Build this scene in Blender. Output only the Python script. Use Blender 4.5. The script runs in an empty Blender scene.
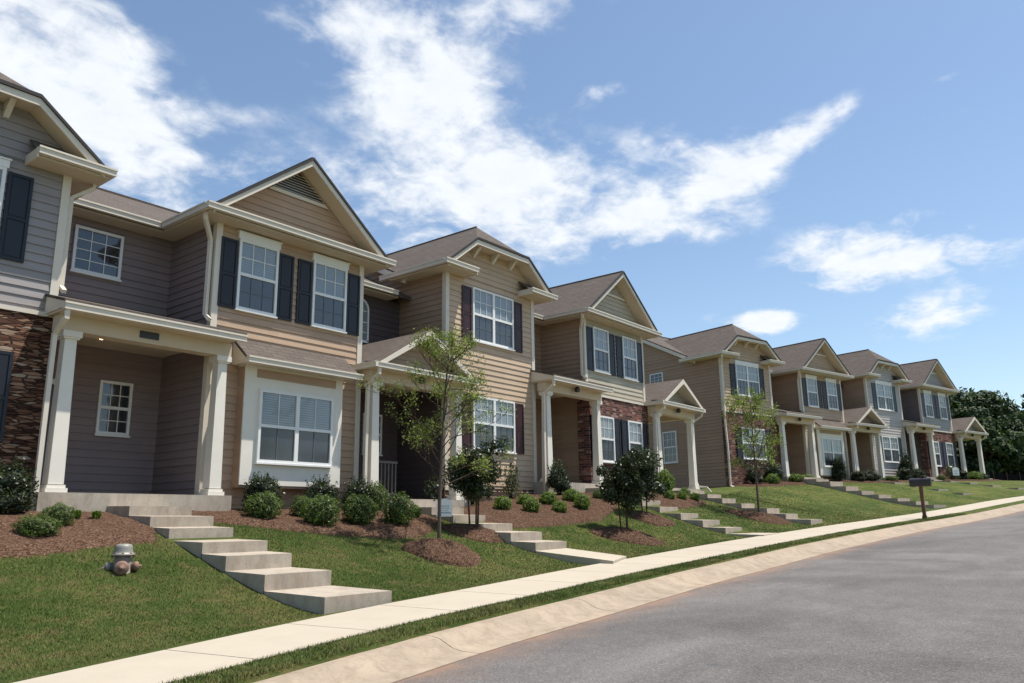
import bpy, math, random
import numpy as np
from mathutils import Vector
R = math.radians
rnd = random.Random(7)
C = bpy.context.scene.collection

# ------------------------------------------------------------------ camera, light, sky
scn = bpy.context.scene
FPX = 800.0
YAW, PITCH, ROLL = R(38.657), R(12.768), R(-0.796)
cd = bpy.data.cameras.new('camera'); cam = bpy.data.objects.new('camera', cd); C.objects.link(cam)
_f = np.array([math.cos(YAW)*math.cos(PITCH), math.sin(YAW)*math.cos(PITCH), math.sin(PITCH)])
_r = np.array([math.sin(YAW), -math.cos(YAW), 0.0]); _u = np.cross(_r, _f)
CR = math.cos(ROLL)*_r + math.sin(ROLL)*_u; CU = math.cos(ROLL)*_u - math.sin(ROLL)*_r; CF = _f
from mathutils import Matrix
cam.matrix_world = Matrix(((CR[0], CU[0], -CF[0], 0), (CR[1], CU[1], -CF[1], 0), (CR[2], CU[2], -CF[2], 0), (0, 0, 0, 1)))
cd.sensor_fit = 'HORIZONTAL'; cd.sensor_width = 36; cd.lens = 36*FPX/1024; cd.clip_start = 0.1; cd.clip_end = 3000
scn.camera = cam
scn.view_settings.view_transform = 'Standard'; scn.view_settings.look = 'None'
scn.view_settings.exposure = 0.44; scn.view_settings.gamma = 1.0

SUNV = Vector((0.27, -0.255, 0.93)).normalized()      # towards the sun: high, a little to the right and in front
sd = bpy.data.lights.new('sun', 'SUN'); sd.energy = 5.0; sd.angle = R(0.53); sd.color = (1.0, 0.945, 0.865)
sun = bpy.data.objects.new('sun', sd); C.objects.link(sun)
sun.rotation_euler = SUNV.to_track_quat('Z', 'Y').to_euler()

def pix_dir(px, py):
    d = CR*(px-512)/FPX + CU*(341.5-py)/FPX + CF
    return d/np.linalg.norm(d)

w = bpy.data.worlds.new('World'); scn.world = w; w.use_nodes = True
wn, wl = w.node_tree.nodes, w.node_tree.links
wn.clear()
def N(nodes, t, **k):
    n = nodes.new(t)
    for a, b in k.items(): setattr(n, a, b)
    return n
def world():
    out = N(wn, 'ShaderNodeOutputWorld'); bg = N(wn, 'ShaderNodeBackground'); bg.inputs[1].default_value = 0.118
    sky = N(wn, 'ShaderNodeTexSky', sky_type='NISHITA'); sky.sun_disc = False
    sky.sun_elevation = math.asin(SUNV.z); sky.sun_rotation = math.atan2(SUNV.x, SUNV.y)
    sky.altitude = 300; sky.air_density = 1.05; sky.dust_density = 0.9; sky.ozone_density = 1.0
    tc = N(wn, 'ShaderNodeTexCoord'); gen = tc.outputs['Generated']
    def M(op, a, b=None, c=None):
        n = N(wn, 'ShaderNodeMath', operation=op)
        for i, x in enumerate((a, b, c)):
            if x is None: continue
            if isinstance(x, (int, float)): n.inputs[i].default_value = x
            else: wl.new(x, n.inputs[i])
        return n.outputs[0]
    def dot(v):
        n = N(wn, 'ShaderNodeVectorMath', operation='DOT_PRODUCT'); wl.new(gen, n.inputs[0]); n.inputs[1].default_value = tuple(v)
        return n.outputs['Value']
    # clouds: (pixel seen from the street only used to get a compass direction) rx, ry in degrees, tilt, weight
    cl = [(45,70,8.5,3.6,15,1.1),(30,8,7,2.4,5,1.0),(125,140,7.5,2.2,35,.8),(210,165,6,1.7,15,.5),(255,115,5,1.0,-10,.25),
          (320,10,6.5,2.6,12,.8),(410,75,7.5,4.0,30,.92),(470,140,8,3.6,35,.85),(400,205,9,3.2,10,.95),(515,205,6.5,3.0,20,.85),(585,225,4,1.8,0,.35),
          (660,180,8,3.4,0,1.02),(640,222,7,1.8,5,.6),(760,155,5.5,1.4,-22,.66),(820,125,3.4,.8,-30,.5),(610,88,2.3,.8,-10,.85),(505,12,4.5,1.8,0,.5),(580,40,2.5,1.6,50,.4),
          (880,256,5.6,1.35,0,1.75),(865,226,4.2,1.1,-3,.8),(845,286,2.4,.6,0,.65),(765,322,2.1,.75,0,1.5),(915,320,3.8,1.5,-8,.75),(985,108,2.4,.5,5,.4),(950,77,1.3,.35,0,.4),(705,318,1.7,.6,-15,.3),
          (-250,100,16,6,10,.9),(1300,200,14,4,0,.7),(200,-250,20,6,20,.7),(900,-300,22,7,-10,.7),(-900,300,18,5,0,.8),(1500,380,8,2,0,.7)]
    tot = None
    for (px, py, rx, ry, tilt, wt) in cl:
        c = pix_dir(px, py); rr = np.cross(c, (0, 0, 1)); rr /= np.linalg.norm(rr); uu = np.cross(rr, c)
        t = R(tilt); a = math.cos(t)*rr - math.sin(t)*uu; b = math.sin(t)*rr + math.cos(t)*uu
        dc = dot(c); k = M('MAXIMUM', dc, 0.02)
        x = M('DIVIDE', dot(a/math.tan(R(rx))), k); y = M('DIVIDE', dot(b/math.tan(R(ry))), k)
        q = M('ADD', M('MULTIPLY', x, x), M('MULTIPLY', y, y))
        g = M('MULTIPLY', M('POWER', 2.718, M('MULTIPLY', q, -1.15)), wt)
        g = M('MULTIPLY', g, M('GREATER_THAN', dc, 0.1))
        tot = g if tot is None else M('ADD', tot, g)
    # noise on the cloud layer: gnomonic stretch so clouds flatten towards the horizon
    sep = N(wn, 'ShaderNodeSeparateXYZ'); wl.new(gen, sep.inputs[0])
    zz = M('ADD', M('MAXIMUM', sep.outputs[2], 0.0), 0.22)
    cmb = N(wn, 'ShaderNodeCombineXYZ'); wl.new(M('DIVIDE', sep.outputs[0], zz), cmb.inputs[0]); wl.new(M('DIVIDE', sep.outputs[1], zz), cmb.inputs[1])
    n1 = N(wn, 'ShaderNodeTexNoise'); n1.inputs['Scale'].default_value = 4.2; n1.inputs['Detail'].default_value = 12; n1.inputs['Roughness'].default_value = 0.58; n1.inputs['Distortion'].default_value = 0.2
    wl.new(cmb.outputs[0], n1.inputs['Vector'])
    n2 = N(wn, 'ShaderNodeTexNoise'); n2.inputs['Scale'].default_value = 15.0; n2.inputs['Detail'].default_value = 9; n2.inputs['Roughness'].default_value = 0.6; n2.inputs['Distortion'].default_value = 0.3
    wl.new(cmb.outputs[0], n2.inputs['Vector'])
    nz = M('ADD', M('MULTIPLY', M('SUBTRACT', n1.outputs['Fac'], 0.5), 3.6), M('MULTIPLY', M('SUBTRACT', n2.outputs['Fac'], 0.5), 1.7))
    cov = M('ADD', M('MINIMUM', tot, 1.3), M('MULTIPLY', nz, M('MINIMUM', M('ADD', M('MULTIPLY', tot, 1.6), 0.12), 0.95)))
    mr = N(wn, 'ShaderNodeMapRange', interpolation_type='SMOOTHSTEP'); wl.new(cov, mr.inputs[0])
    mr.inputs['From Min'].default_value = 0.28; mr.inputs['From Max'].default_value = 1.35
    mr.inputs['To Max'].default_value = 0.93
    ccol = N(wn, 'ShaderNodeMixRGB'); wl.new(n2.outputs['Fac'], ccol.inputs[0])
    ccol.inputs[1].default_value = (5.4, 5.75, 6.2, 1); ccol.inputs[2].default_value = (6.8, 6.9, 7.0, 1)
    gain = N(wn, 'ShaderNodeMixRGB', blend_type='MULTIPLY'); gain.inputs[0].default_value = 1; wl.new(sky.outputs[0], gain.inputs[1]); gain.inputs[2].default_value = (1.0, 1.03, 1.02, 1)
    mix = N(wn, 'ShaderNodeMixRGB'); wl.new(mr.outputs[0], mix.inputs[0]); wl.new(gain.outputs[0], mix.inputs[1]); wl.new(ccol.outputs[0], mix.inputs[2])
    wl.new(mix.outputs[0], bg.inputs[0]); wl.new(bg.outputs[0], out.inputs[0])
world()

# ------------------------------------------------------------------ materials
MATS = {}
def material(name, base, rough=0.8, var=0.0, vscale=3.0, bump=0.0, bscale=40.0, spec=0.3, metal=0.0, coord='Object', extra=None, sheen=0):
    if name in MATS: return MATS[name]
    m = bpy.data.materials.new(name); m.use_nodes = True
    n, l = m.node_tree.nodes, m.node_tree.links; n.clear()
    out = N(n, 'ShaderNodeOutputMaterial'); p = N(n, 'ShaderNodeBsdfPrincipled'); l.new(p.outputs[0], out.inputs[0])
    p.inputs['Roughness'].default_value = rough; p.inputs['Metallic'].default_value = metal
    p.inputs['Specular IOR Level'].default_value = spec
    tc = N(n, 'ShaderNodeTexCoord'); vec = tc.outputs[coord]
    col = None
    if var > 0:
        t = N(n, 'ShaderNodeTexNoise'); t.inputs['Scale'].default_value = vscale; t.inputs['Detail'].default_value = 6; t.inputs['Roughness'].default_value = .65
        l.new(vec, t.inputs['Vector'])
        mx = N(n, 'ShaderNodeMixRGB'); l.new(t.outputs['Fac'], mx.inputs[0])
        mx.inputs[1].default_value = (*[c*(1-var*1.6) for c in base], 1); mx.inputs[2].default_value = (*[min(1, c*(1+var*1.6)) for c in base], 1)
        col = mx.outputs[0]
    else:
        rgb = N(n, 'ShaderNodeRGB'); rgb.outputs[0].default_value = (*base, 1); col = rgb.outputs[0]
    bh = None
    if extra: col, bh = extra(n, l, tc, col)
    l.new(col, p.inputs['Base Color'])
    if bump > 0 or bh is not None:
        b = N(n, 'ShaderNodeBump'); b.inputs['Distance'].default_value = 1.0
        if bh is None:
            t2 = N(n, 'ShaderNodeTexNoise'); t2.inputs['Scale'].default_value = bscale; t2.inputs['Detail'].default_value = 4; l.new(vec, t2.inputs['Vector']); bh = t2.outputs['Fac']
        b.inputs['Strength'].default_value = 1.0; b.inputs['Distance'].default_value = bump
        l.new(bh, b.inputs['Height']); l.new(b.outputs[0], p.inputs['Normal'])
    MATS[name] = m
    return m

def noise(n, l, vec, scale, detail=5, rough=.6, dist=0):
    t = N(n, 'ShaderNodeTexNoise'); t.inputs['Scale'].default_value = scale; t.inputs['Detail'].default_value = detail; t.inputs['Roughness'].default_value = rough; t.inputs['Distortion'].default_value = dist
    l.new(vec, t.inputs['Vector']); return t.outputs['Fac']
def ramp(n, l, fac, stops, interp='LINEAR'):
    r = N(n, 'ShaderNodeValToRGB'); r.color_ramp.interpolation = interp
    e = r.color_ramp.elements
    while len(e) < len(stops): e.new(0.5)
    for i, (p, c) in enumerate(stops): e[i].position = p; e[i].color = (*c, 1) if len(c) == 3 else c
    l.new(fac, r.inputs[0]); return r.outputs[0]
def mixc(n, l, fac, a, b, mode='MIX'):
    m = N(n, 'ShaderNodeMixRGB', blend_type=mode)
    for i, x in ((0, fac), (1, a), (2, b)):
        if isinstance(x, (int, float)): m.inputs[i].default_value = x
        elif isinstance(x, tuple): m.inputs[i].default_value = (*x, 1)
        else: l.new(x, m.inputs[i])
    return m.outputs[0]
def mapping(n, l, vec, sc):
    m = N(n, 'ShaderNodeMapping'); m.inputs['Scale'].default_value = sc; l.new(vec, m.inputs['Vector']); return m.outputs[0]

def siding_mat(name, base):
    def ex(n, l, tc, col):
        uv = tc.outputs['UV']
        g = noise(n, l, mapping(n, l, uv, (3, 60, 1)), 1.0, 4)              # faint wood grain
        b = N(n, 'ShaderNodeTexBrick'); b.offset = .37; b.inputs['Scale'].default_value = 1; b.inputs['Brick Width'].default_value = 2.4; b.inputs['Row Height'].default_value = .15
        b.inputs['Mortar Size'].default_value = .0; b.inputs['Color1'].default_value = (.93, .93, .93, 1); b.inputs['Color2'].default_value = (1.06, 1.06, 1.06, 1)
        l.new(uv, b.inputs['Vector'])
        c = mixc(n, l, 1.0, col, b.outputs[0], 'MULTIPLY')
        d = noise(n, l, mapping(n, l, tc.outputs['Object'], (1.2, 1.2, .35)), 1.5, 5)   # weathering streaks
        c = mixc(n, l, .5, c, mixc(n, l, d, (.86, .85, .83), (1.1, 1.1, 1.1)), 'MULTIPLY')
        return c, g
    return material(name, base, .62, .05, 2.0, .002, extra=ex, spec=.25)
def shingle_mat(name, a, b_, c_):
    def ex(n, l, tc, col):
        uv = tc.outputs['UV']
        b = N(n, 'ShaderNodeTexBrick'); b.offset = .5; b.inputs['Scale'].default_value = 1; b.inputs['Brick Width'].default_value = .33; b.inputs['Row Height'].default_value = .14
        b.inputs['Mortar Size'].default_value = .006; b.inputs['Bias'].default_value = 0; b.inputs['Color1'].default_value = (*a, 1); b.inputs['Color2'].default_value = (*b_, 1); b.inputs['Mortar'].default_value = (*[x*.35 for x in a], 1)
        l.new(uv, b.inputs['Vector'])
        c = mixc(n, l, noise(n, l, uv, 7.0, 3), b.outputs[0], c_)
        c = mixc(n, l, .55, c, mixc(n, l, noise(n, l, uv, 160.0, 2), (.55, .55, .55), (1.45, 1.45, 1.45)), 'MULTIPLY')
        c = mixc(n, l, .6, c, mixc(n, l, noise(n, l, tc.outputs['Object'], 1.1, 4), (.8, .8, .82), (1.2, 1.18, 1.15)), 'MULTIPLY')
        return c, b.outputs['Fac']
    return material(name, a, .95, 0, bump=-.006, extra=ex, spec=.15)
def brick_mat():
    def ex(n, l, tc, col):
        uv = tc.outputs['UV']
        b = N(n, 'ShaderNodeTexBrick'); b.offset = .5; b.inputs['Scale'].default_value = 1; b.inputs['Brick Width'].default_value = .21; b.inputs['Row Height'].default_value = .075
        b.inputs['Mortar Size'].default_value = .008; b.inputs['Mortar Smooth'].default_value = .2
        b.inputs['Color1'].default_value = (0, 0, 0, 1); b.inputs['Color2'].default_value = (1, 1, 1, 1); b.inputs['Mortar'].default_value = (.5, .5, .5, 1)
        l.new(uv, b.inputs['Vector'])
        c = ramp(n, l, b.outputs[0], [(0, (.035, .018, .016)), (.3, (.095, .036, .028)), (.55, (.15, .055, .04)), (.8, (.22, .09, .065)), (1, (.32, .22, .18))])
        c = mixc(n, l, .5, c, mixc(n, l, noise(n, l, uv, 12, 4), (.5, .5, .5), (1.5, 1.5, 1.5)), 'MULTIPLY')
        c = mixc(n, l, b.outputs['Fac'], c, (.19, .15, .13))
        return c, b.outputs['Fac']
    return material('red_brick', (.2, .08, .05), .9, 0, bump=-.008, extra=ex, spec=.2)
def stone_mat():
    def ex(n, l, tc, col):
        uv = mapping(n, l, tc.outputs['UV'], (1, 1, 1))
        wob = noise(n, l, uv, 5, 3)
        vm = N(n, 'ShaderNodeVectorMath', operation='SCALE'); vm.inputs['Scale'].default_value = .03
        cc = N(n, 'ShaderNodeTexNoise'); cc.inputs['Scale'].default_value = 6; l.new(uv, cc.inputs['Vector']); l.new(cc.outputs['Color'], vm.inputs[0])
        va = N(n, 'ShaderNodeVectorMath', operation='ADD'); l.new(uv, va.inputs[0]); l.new(vm.outputs[0], va.inputs[1])
        mv = mapping(n, l, va.outputs[0], (4.4, 22.0, 1))
        v = N(n, 'ShaderNodeTexVoronoi', feature='F1'); v.inputs['Scale'].default_value = 1; l.new(mv, v.inputs['Vector']); v.inputs['Randomness'].default_value = .8
        e = N(n, 'ShaderNodeTexVoronoi', feature='DISTANCE_TO_EDGE'); e.inputs['Scale'].default_value = 1; l.new(mv, e.inputs['Vector']); e.inputs['Randomness'].default_value = .8
        sp = N(n, 'ShaderNodeSeparateColor'); l.new(v.outputs['Color'], sp.inputs[0])
        c = ramp(n, l, sp.outputs[0], [(0, (.04, .02, .015)), (.3, (.12, .055, .034)), (.55, (.19, .095, .058)), (.8, (.30, .18, .115)), (1, (.36, .28, .21))])
        c = mixc(n, l, .6, c, mixc(n, l, noise(n, l, uv, 18, 4), (.5, .5, .5), (1.5, 1.5, 1.5)), 'MULTIPLY')
        f = ramp(n, l, e.outputs[0], [(0, (0, 0, 0)), (.1, (1, 1, 1))])
        c = mixc(n, l, f, (.03, .018, .014), c)
        hh = N(n, 'ShaderNodeMath', operation='MULTIPLY_ADD'); l.new(f, hh.inputs[0]); hh.inputs[1].default_value = .8
        h2 = N(n, 'ShaderNodeMath', operation='MULTIPLY'); l.new(sp.outputs[1], h2.inputs[0]); h2.inputs[1].default_value = .9; l.new(h2.outputs[0], hh.inputs[2])
        return c, hh.outputs[0]
    return material('ledge_stone', (.2, .1, .07), .9, 0, bump=.03, extra=ex, spec=.2)
def leaf_mat(name, dark, light, trans=.35, rough=.5):
    if name in MATS: return MATS[name]
    m = bpy.data.materials.new(name); m.use_nodes = True; n, l = m.node_tree.nodes, m.node_tree.links; n.clear()
    out = N(n, 'ShaderNodeOutputMaterial'); g = N(n, 'ShaderNodeNewGeometry')
    c = ramp(n, l, g.outputs['Random Per Island'], [(0, dark), (.6, tuple((a+b)/2 for a, b in zip(dark, light))), (1, light)])
    p = N(n, 'ShaderNodeBsdfPrincipled'); p.inputs['Roughness'].default_value = rough; p.inputs['Specular IOR Level'].default_value = .35; l.new(c, p.inputs['Base Color'])
    t = N(n, 'ShaderNodeBsdfTranslucent'); l.new(mixc(n, l, 1, c, (1.1, 1.35, .5), 'MULTIPLY'), t.inputs[0])
    mx = N(n, 'ShaderNodeMixShader'); mx.inputs[0].default_value = trans; l.new(p.outputs[0], mx.inputs[1]); l.new(t.outputs[0], mx.inputs[2]); l.new(mx.outputs[0], out.inputs[0])
    MATS[name] = m; return m
def glass_mat(name, base, rough=.06, blinds=0.0):
    def ex(n, l, tc, col):
        if blinds:
            wv = N(n, 'ShaderNodeTexWave', bands_direction='Y'); wv.inputs['Scale'].default_value = 6.5; l.new(tc.outputs['UV'], wv.inputs['Vector'])
            col = mixc(n, l, mixc(n, l, blinds, (0, 0, 0), wv.outputs[0]), col, tuple(x*.45 for x in base))
        nn = noise(n, l, tc.outputs['Object'], 1.7, 2)
        return col, nn
    return material(name, base, rough, .12, 1.3, .01, spec=1.0, extra=ex)
def emit_mat(name, col, s):
    m = bpy.data.materials.new(name); m.use_nodes = True; n, l = m.node_tree.nodes, m.node_tree.links; n.clear()
    o = N(n, 'ShaderNodeOutputMaterial'); e = N(n, 'ShaderNodeEmission'); e.inputs[0].default_value = (*col, 1); e.inputs[1].default_value = s; l.new(e.outputs[0], o.inputs[0]); return m

TRIM = material('cream_trim', (.64, .58, .485), .5, .05, 3)
WHITE = material('white_vinyl', (.74, .74, .72), .45, .03, 3)
SOFF = material('tan_soffit', (.56, .47, .35), .7, .04, 3)
COLM = material('column_paint', (.73, .69, .605), .5, .05, 4)
SHING = shingle_mat('roof_shingles', (.115, .095, .082), (.16, .135, .118), (.085, .071, .062))
BRICK = brick_mat(); STONE = stone_mat()
def _conc(n, l, tc, col):
    o = tc.outputs['Object']
    c = mixc(n, l, .6, col, mixc(n, l, noise(n, l, o, .7, 5), (.80, .78, .76), (1.12, 1.1, 1.08)), 'MULTIPLY')
    c = mixc(n, l, .6, c, mixc(n, l, noise(n, l, o, 90, 3), (.85, .85, .85), (1.12, 1.12, 1.12)), 'MULTIPLY')
    st = ramp(n, l, noise(n, l, o, 1.6, 6, .7, 1), [(.55, (0, 0, 0)), (.75, (1, 1, 1))])
    return mixc(n, l, mixc(n, l, .3, (0, 0, 0), st), c, (.42, .25, .15)), None
def _grime(n, l, tc, col):
    c, _ = _conc(n, l, tc, col); o = tc.outputs['Object']
    st = ramp(n, l, noise(n, l, mapping(n, l, o, (5, 5, 1.6)), 1.0, 7, .75, .5), [(.38, (.52, .49, .46)), (.55, (1, 1, 1)), (.75, (1.12, 1.1, 1.06))])
    c = mixc(n, l, .42, c, st, 'MULTIPLY')
    sp = ramp(n, l, noise(n, l, o, 28, 3, .6), [(.30, (.6, .57, .55)), (.42, (1, 1, 1))])
    return mixc(n, l, .4, c, sp, 'MULTIPLY'), noise(n, l, o, 40, 5, .8)
WALKC = material('sidewalk_concrete', (.415, .37, .295), .9, .05, 3, .0015, 70, extra=_conc)
CONC = material('porch_concrete', (.42, .375, .31), .9, .14, 2.5, .003, 60, extra=_grime)
STEPC = material('step_concrete', (.40, .35, .285), .9, .18, 2.6, .004, 70, extra=_grime)
CURBC = material('curb_concrete', (.34, .277, .208), .9, .2, 1.6, .003, 60, extra=_grime)
DRIP = material('dark_drip_edge', (.035, .03, .03), .7)
DARKM = material('black_metal', (.02, .02, .022), .4, 0, spec=.5)
DOORM = material('dark_red_door', (.06, .013, .012), .35, .04, 3, spec=.5)
FOUND = material('foundation_dark_brick', (.075, .045, .038), .9, .2, 8)  # dark band at the foot of the wall
GLT = glass_mat('window_glass_blinds', (.24, .28, .30), .07, .7)
GLB = glass_mat('window_screen_glass', (.035, .04, .048), .22)
GLD = glass_mat('dark_window_glass', (.02, .026, .034), .05)
GRILLE_D = material('grille_behind_screen', (.12, .13, .14), .6)
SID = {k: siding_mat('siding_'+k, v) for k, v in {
    'grey': (.29, .265, .262), 'mauve': (.24, .192, .190), 'tan': (.42, .295, .205), 'darkplum': (.085, .065, .065), 'beige': (.50, .375, .265), 'brown': (.345, .24, .165),  # the near-black entry is a dark siding colour of its own
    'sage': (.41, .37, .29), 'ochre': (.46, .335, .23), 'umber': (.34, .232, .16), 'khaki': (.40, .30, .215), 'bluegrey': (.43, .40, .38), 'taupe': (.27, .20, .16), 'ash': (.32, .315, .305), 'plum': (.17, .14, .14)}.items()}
SHUT = {k: material('shutter_'+k, v, .45, .05, 5, spec=.4) for k, v in {'navy': (.007, .009, .016), 'ink': (.010, .009, .013), 'maroon': (.035, .008, .010), 'black': (.016, .015, .018), 'teal': (.02, .035, .042), 'slate': (.04, .035, .055)}.items()}

# ------------------------------------------------------------------ mesh builder
class MB:
    def __init__(s): s.v = []; s.f = []
    def poly(s, pts):
        i = len(s.v); s.v += [tuple(p) for p in pts]; s.f.append(tuple(range(i, i+len(pts)))); return s
    def box(s, x0, x1, y0, y1, z0, z1):
        return s.hexa([(x0, y0, z0), (x1, y0, z0), (x1, y1, z0), (x0, y1, z0)], [(x0, y0, z1), (x1, y0, z1), (x1, y1, z1), (x0, y1, z1)])
    def hexa(s, lo, hi):
        n = len(lo)
        s.poly(lo[::-1]); s.poly(hi)
        for k in range(n): s.poly([lo[k], lo[(k+1) % n], hi[(k+1) % n], hi[k]])
        return s
    def slab(s, pts, th):            # sloped sheet with thickness (downwards)
        return s.hexa([(p[0], p[1], p[2]-th) for p in pts], pts)
    def ext(s, pts, d):              # extrude polygon by vector
        return s.hexa([tuple(a+b for a, b in zip(p, d)) for p in pts], pts)
    def tube(s, pts, rs, n=8, cap=True):
        rings = []; prev = None
        P = [Vector(p) for p in pts]
        for i, p in enumerate(P):
            t = (P[min(i+1, len(P)-1)]-P[max(i-1, 0)]).normalized()
            a = t.cross(Vector((0, 0, 1))) if abs(t.z) < .95 else t.cross(Vector((1, 0, 0)))
            a.normalize()
            if prev is not None:
                a = (prev - t*prev.dot(t)).normalized()
            prev = a; b = t.cross(a); r = rs[i] if isinstance(rs, (list, tuple)) else rs
            i0 = len(s.v); s.v += [tuple(p+(a*math.cos(2*math.pi*k/n+math.pi/n)+b*math.sin(2*math.pi*k/n+math.pi/n))*r) for k in range(n)]; rings.append(i0)
        for a, b in zip(rings, rings[1:]):
            for k in range(n): s.f.append((a+k, a+(k+1) % n, b+(k+1) % n, b+k))
        if cap: s.f.append(tuple(range(rings[0], rings[0]+n))[::-1]); s.f.append(tuple(range(rings[-1], rings[-1]+n)))
        return s
    def lathe(s, c, prof, n=20, axis='z'):
        i0 = len(s.v)
        for (r, h) in prof:
            for k in range(n):
                a = 2*math.pi*k/n; x, y, z = r*math.cos(a), r*math.sin(a), h
                if axis == 'x': x, y, z = h, x, y
                if axis == 'y': x, y, z = x, h, y
                s.v.append((c[0]+x, c[1]+y, c[2]+z))
        for j in range(len(prof)-1):
            for k in range(n): s.f.append((i0+j*n+k, i0+j*n+(k+1) % n, i0+(j+1)*n+(k+1) % n, i0+(j+1)*n+k))
        s.f.append(tuple(range(i0, i0+n))[::-1]); s.f.append(tuple(range(i0+(len(prof)-1)*n, i0+len(prof)*n)))
        return s
    def build(s, name, mat, parent=None, smooth=False, bevel=0):
        me = bpy.data.meshes.new(name); me.from_pydata(s.v, [], s.f)
        uvl = me.uv_layers.new(name='UVMap'); V = s.v; data = []
        for f in s.f:
            p0, p1, p2 = Vector(V[f[0]]), Vector(V[f[1]]), Vector(V[f[2]])
            nn = (p1-p0).cross(p2-p1)
            if nn.length < 1e-12: nn = Vector((0, 0, 1))
            nn.normalize()
            if abs(nn.z) > .97: t = Vector((1, 0, 0)); b = Vector((0, 1, 0))
            else:
                t = Vector((0, 0, 1)).cross(nn).normalized(); b = nn.cross(t)
                if b.z < 0: b = -b
            for i in f: q = Vector(V[i]); data += [q.dot(t), q.dot(b)]
        uvl.data.foreach_set('uv', data)
        me.materials.append(mat)
        if smooth: me.polygons.foreach_set('use_smooth', [True]*len(me.polygons))
        me.update(); o = bpy.data.objects.new(name, me); C.objects.link(o)
        if parent is not None: o.parent = parent
        if bevel:
            bv = o.modifiers.new('bevel', 'BEVEL'); bv.width = bevel; bv.segments = 1; bv.limit_method = 'ANGLE'
        return o
def tag(o, label=None, cat=None, group=None, kind=None):
    if label: o['label'] = label
    if cat: o['category'] = cat
    if group: o['group'] = group
    if kind: o['kind'] = kind
    return o
def empty(name, loc, rz=0):
    o = bpy.data.objects.new(name, None); C.objects.link(o); o.location = loc; o.rotation_euler = (0, 0, rz); o.empty_display_size = .3; return o
def copy_tree(o, parent=None):
    c = o.copy(); C.objects.link(c)
    if parent is not None: c.parent = parent
    for ch in [x for x in bpy.data.objects if x.parent == o]: copy_tree(ch, c)
    return c

# ------------------------------------------------------------------ ground
A2 = R(-13.23); CA, SA = math.cos(A2), math.sin(A2)
SW = [(-30,-2.0,-2.5),(-15,2.4,-1.75),(-6,4.9,-1.38),(0,6.25,-1.2),(2.7,6.82,-1.11),(4.3,7.2,-1.06),(6.2,7.6,-1.0),(9.45,7.95,-.89),(12,8.25,-.8),(15,8.35,-.68),(18,8.35,-.54),(21.3,8.15,-.38),(25.3,7.8,-.19),(28,7.5,-.07),(32.6,7.15,.13),(36.5,6.85,.33),(41,5.98,.66),(44,5.15,.87),(50,3.3,1.2),(60,0.3,1.6),(80,-6,2.0),(140,-26,2.4)]
FZ = [(-30,-1.2),(-10,-.1),(0,.2),(11,.25),(14.5,.3),(18,.72),(21,.88),(25,.92),(29,1.0),(34,1.42),(38,1.7),(44,1.85),(52,2.05),(60,2.25),(80,2.4),(140,2.6)]
def lerp_tab(T, x, k):
    if x <= T[0][0]: return T[0][k]
    for a, b in zip(T, T[1:]):
        if x <= b[0]:
            t = (x-a[0])/(b[0]-a[0]); return a[k]+(b[k]-a[k])*t
    return T[-1][k]
def sw_y(x): return sum(lerp_tab(SW, x+d, 1) for d in (-.8, 0, .8))/3
def sw_z(x): return sum(lerp_tab(SW, x+d, 2) for d in (-.8, 0, .8))/3
def face_y(x):
    y1 = 13.4; y2 = (22.04+x*SA)/CA
    return y1 if x < 28 else (y2 if x > 34 else y1+(y2-y1)*(x-28)/6)
def gz(x, y):
    ys = sw_y(x); zs = sw_z(x); yf = face_y(x); zf = lerp_tab(FZ, x, 1)
    if y <= ys: return zs-0.015*min(12, ys-y)
    t = (y-ys)/(yf-ys)
    if t >= 1: return zf+min(1.5, max(0, (y-yf-2)*.02))
    s = t*t*(3-2*t)*(1-.22*t*(1-t)); return zs+(zf-zs)*s-.02

def grass_mat():
    def ex(n, l, tc, col):
        o = tc.outputs['Object']
        a = noise(n, l, o, .55, 5, .6); b = noise(n, l, mapping(n, l, o, (1, 1, 1)), 3.5, 5, .7)
        c = ramp(n, l, a, [(.30, (.034, .060, .013)), (.5, (.062, .092, .022)), (.68, (.115, .128, .038))])
        c = mixc(n, l, ramp(n, l, b, [(.50, (0, 0, 0)), (.72, (.85, .85, .85))]), c, (.19, .14, .07))
        c = mixc(n, l, .75, c, mixc(n, l, noise(n, l, o, 55, 4, .8), (.35, .4, .35), (1.7, 1.6, 1.5)), 'MULTIPLY')
        return c, noise(n, l, o, 60, 4, .8)
    return material('lawn_grass', (.06, .09, .03), .95, 0, bump=.03, extra=ex, spec=.1)
GRASS = grass_mat()

def koff(x, d):
    ks = np.interp(x, [3, 5, 7, 10, 13, 20, 27, 32], [.87, .92, .98, 1.02, 1.1, 1.13, 1.05, 1]); kc = np.interp(x, [3, 5, 7, 10, 14, 20, 27], [.87, .92, .97, 1.0, 1.05, 1.05, 1])
    if d > 2.5: return d-2.43+2.43*kc
    t = min(1, max(0, (d-1.22)/.5)); return float(d*(ks*(1-t)+kc*t))
def strip(name, offs, xs, mat, dzf, smooth=True):
    """ribbon following the walk's inner edge; offs: list of (distance towards the street, dz)"""
    vs, fs = [], []
    for x in xs:
        y = sw_y(x); dx = .5; t = Vector((2*dx, sw_y(x+dx)-sw_y(x-dx), 0)).normalized(); nrm = Vector((t.y, -t.x, 0))
        for (d, dz) in offs:
            p = Vector((x, y, 0))+nrm*koff(x, d); vs.append((p.x, p.y, sw_z(x)+dz+(dzf(p.x, p.y) if dzf else 0)))
    m = len(offs)
    for i in range(len(xs)-1):
        for j in range(m-1): fs.append((i*m+j, i*m+j+1, (i+1)*m+j+1, (i+1)*m+j))
    b = MB(); b.v = vs; b.f = fs
    o = b.build(name, mat, smooth=smooth); return o
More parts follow.
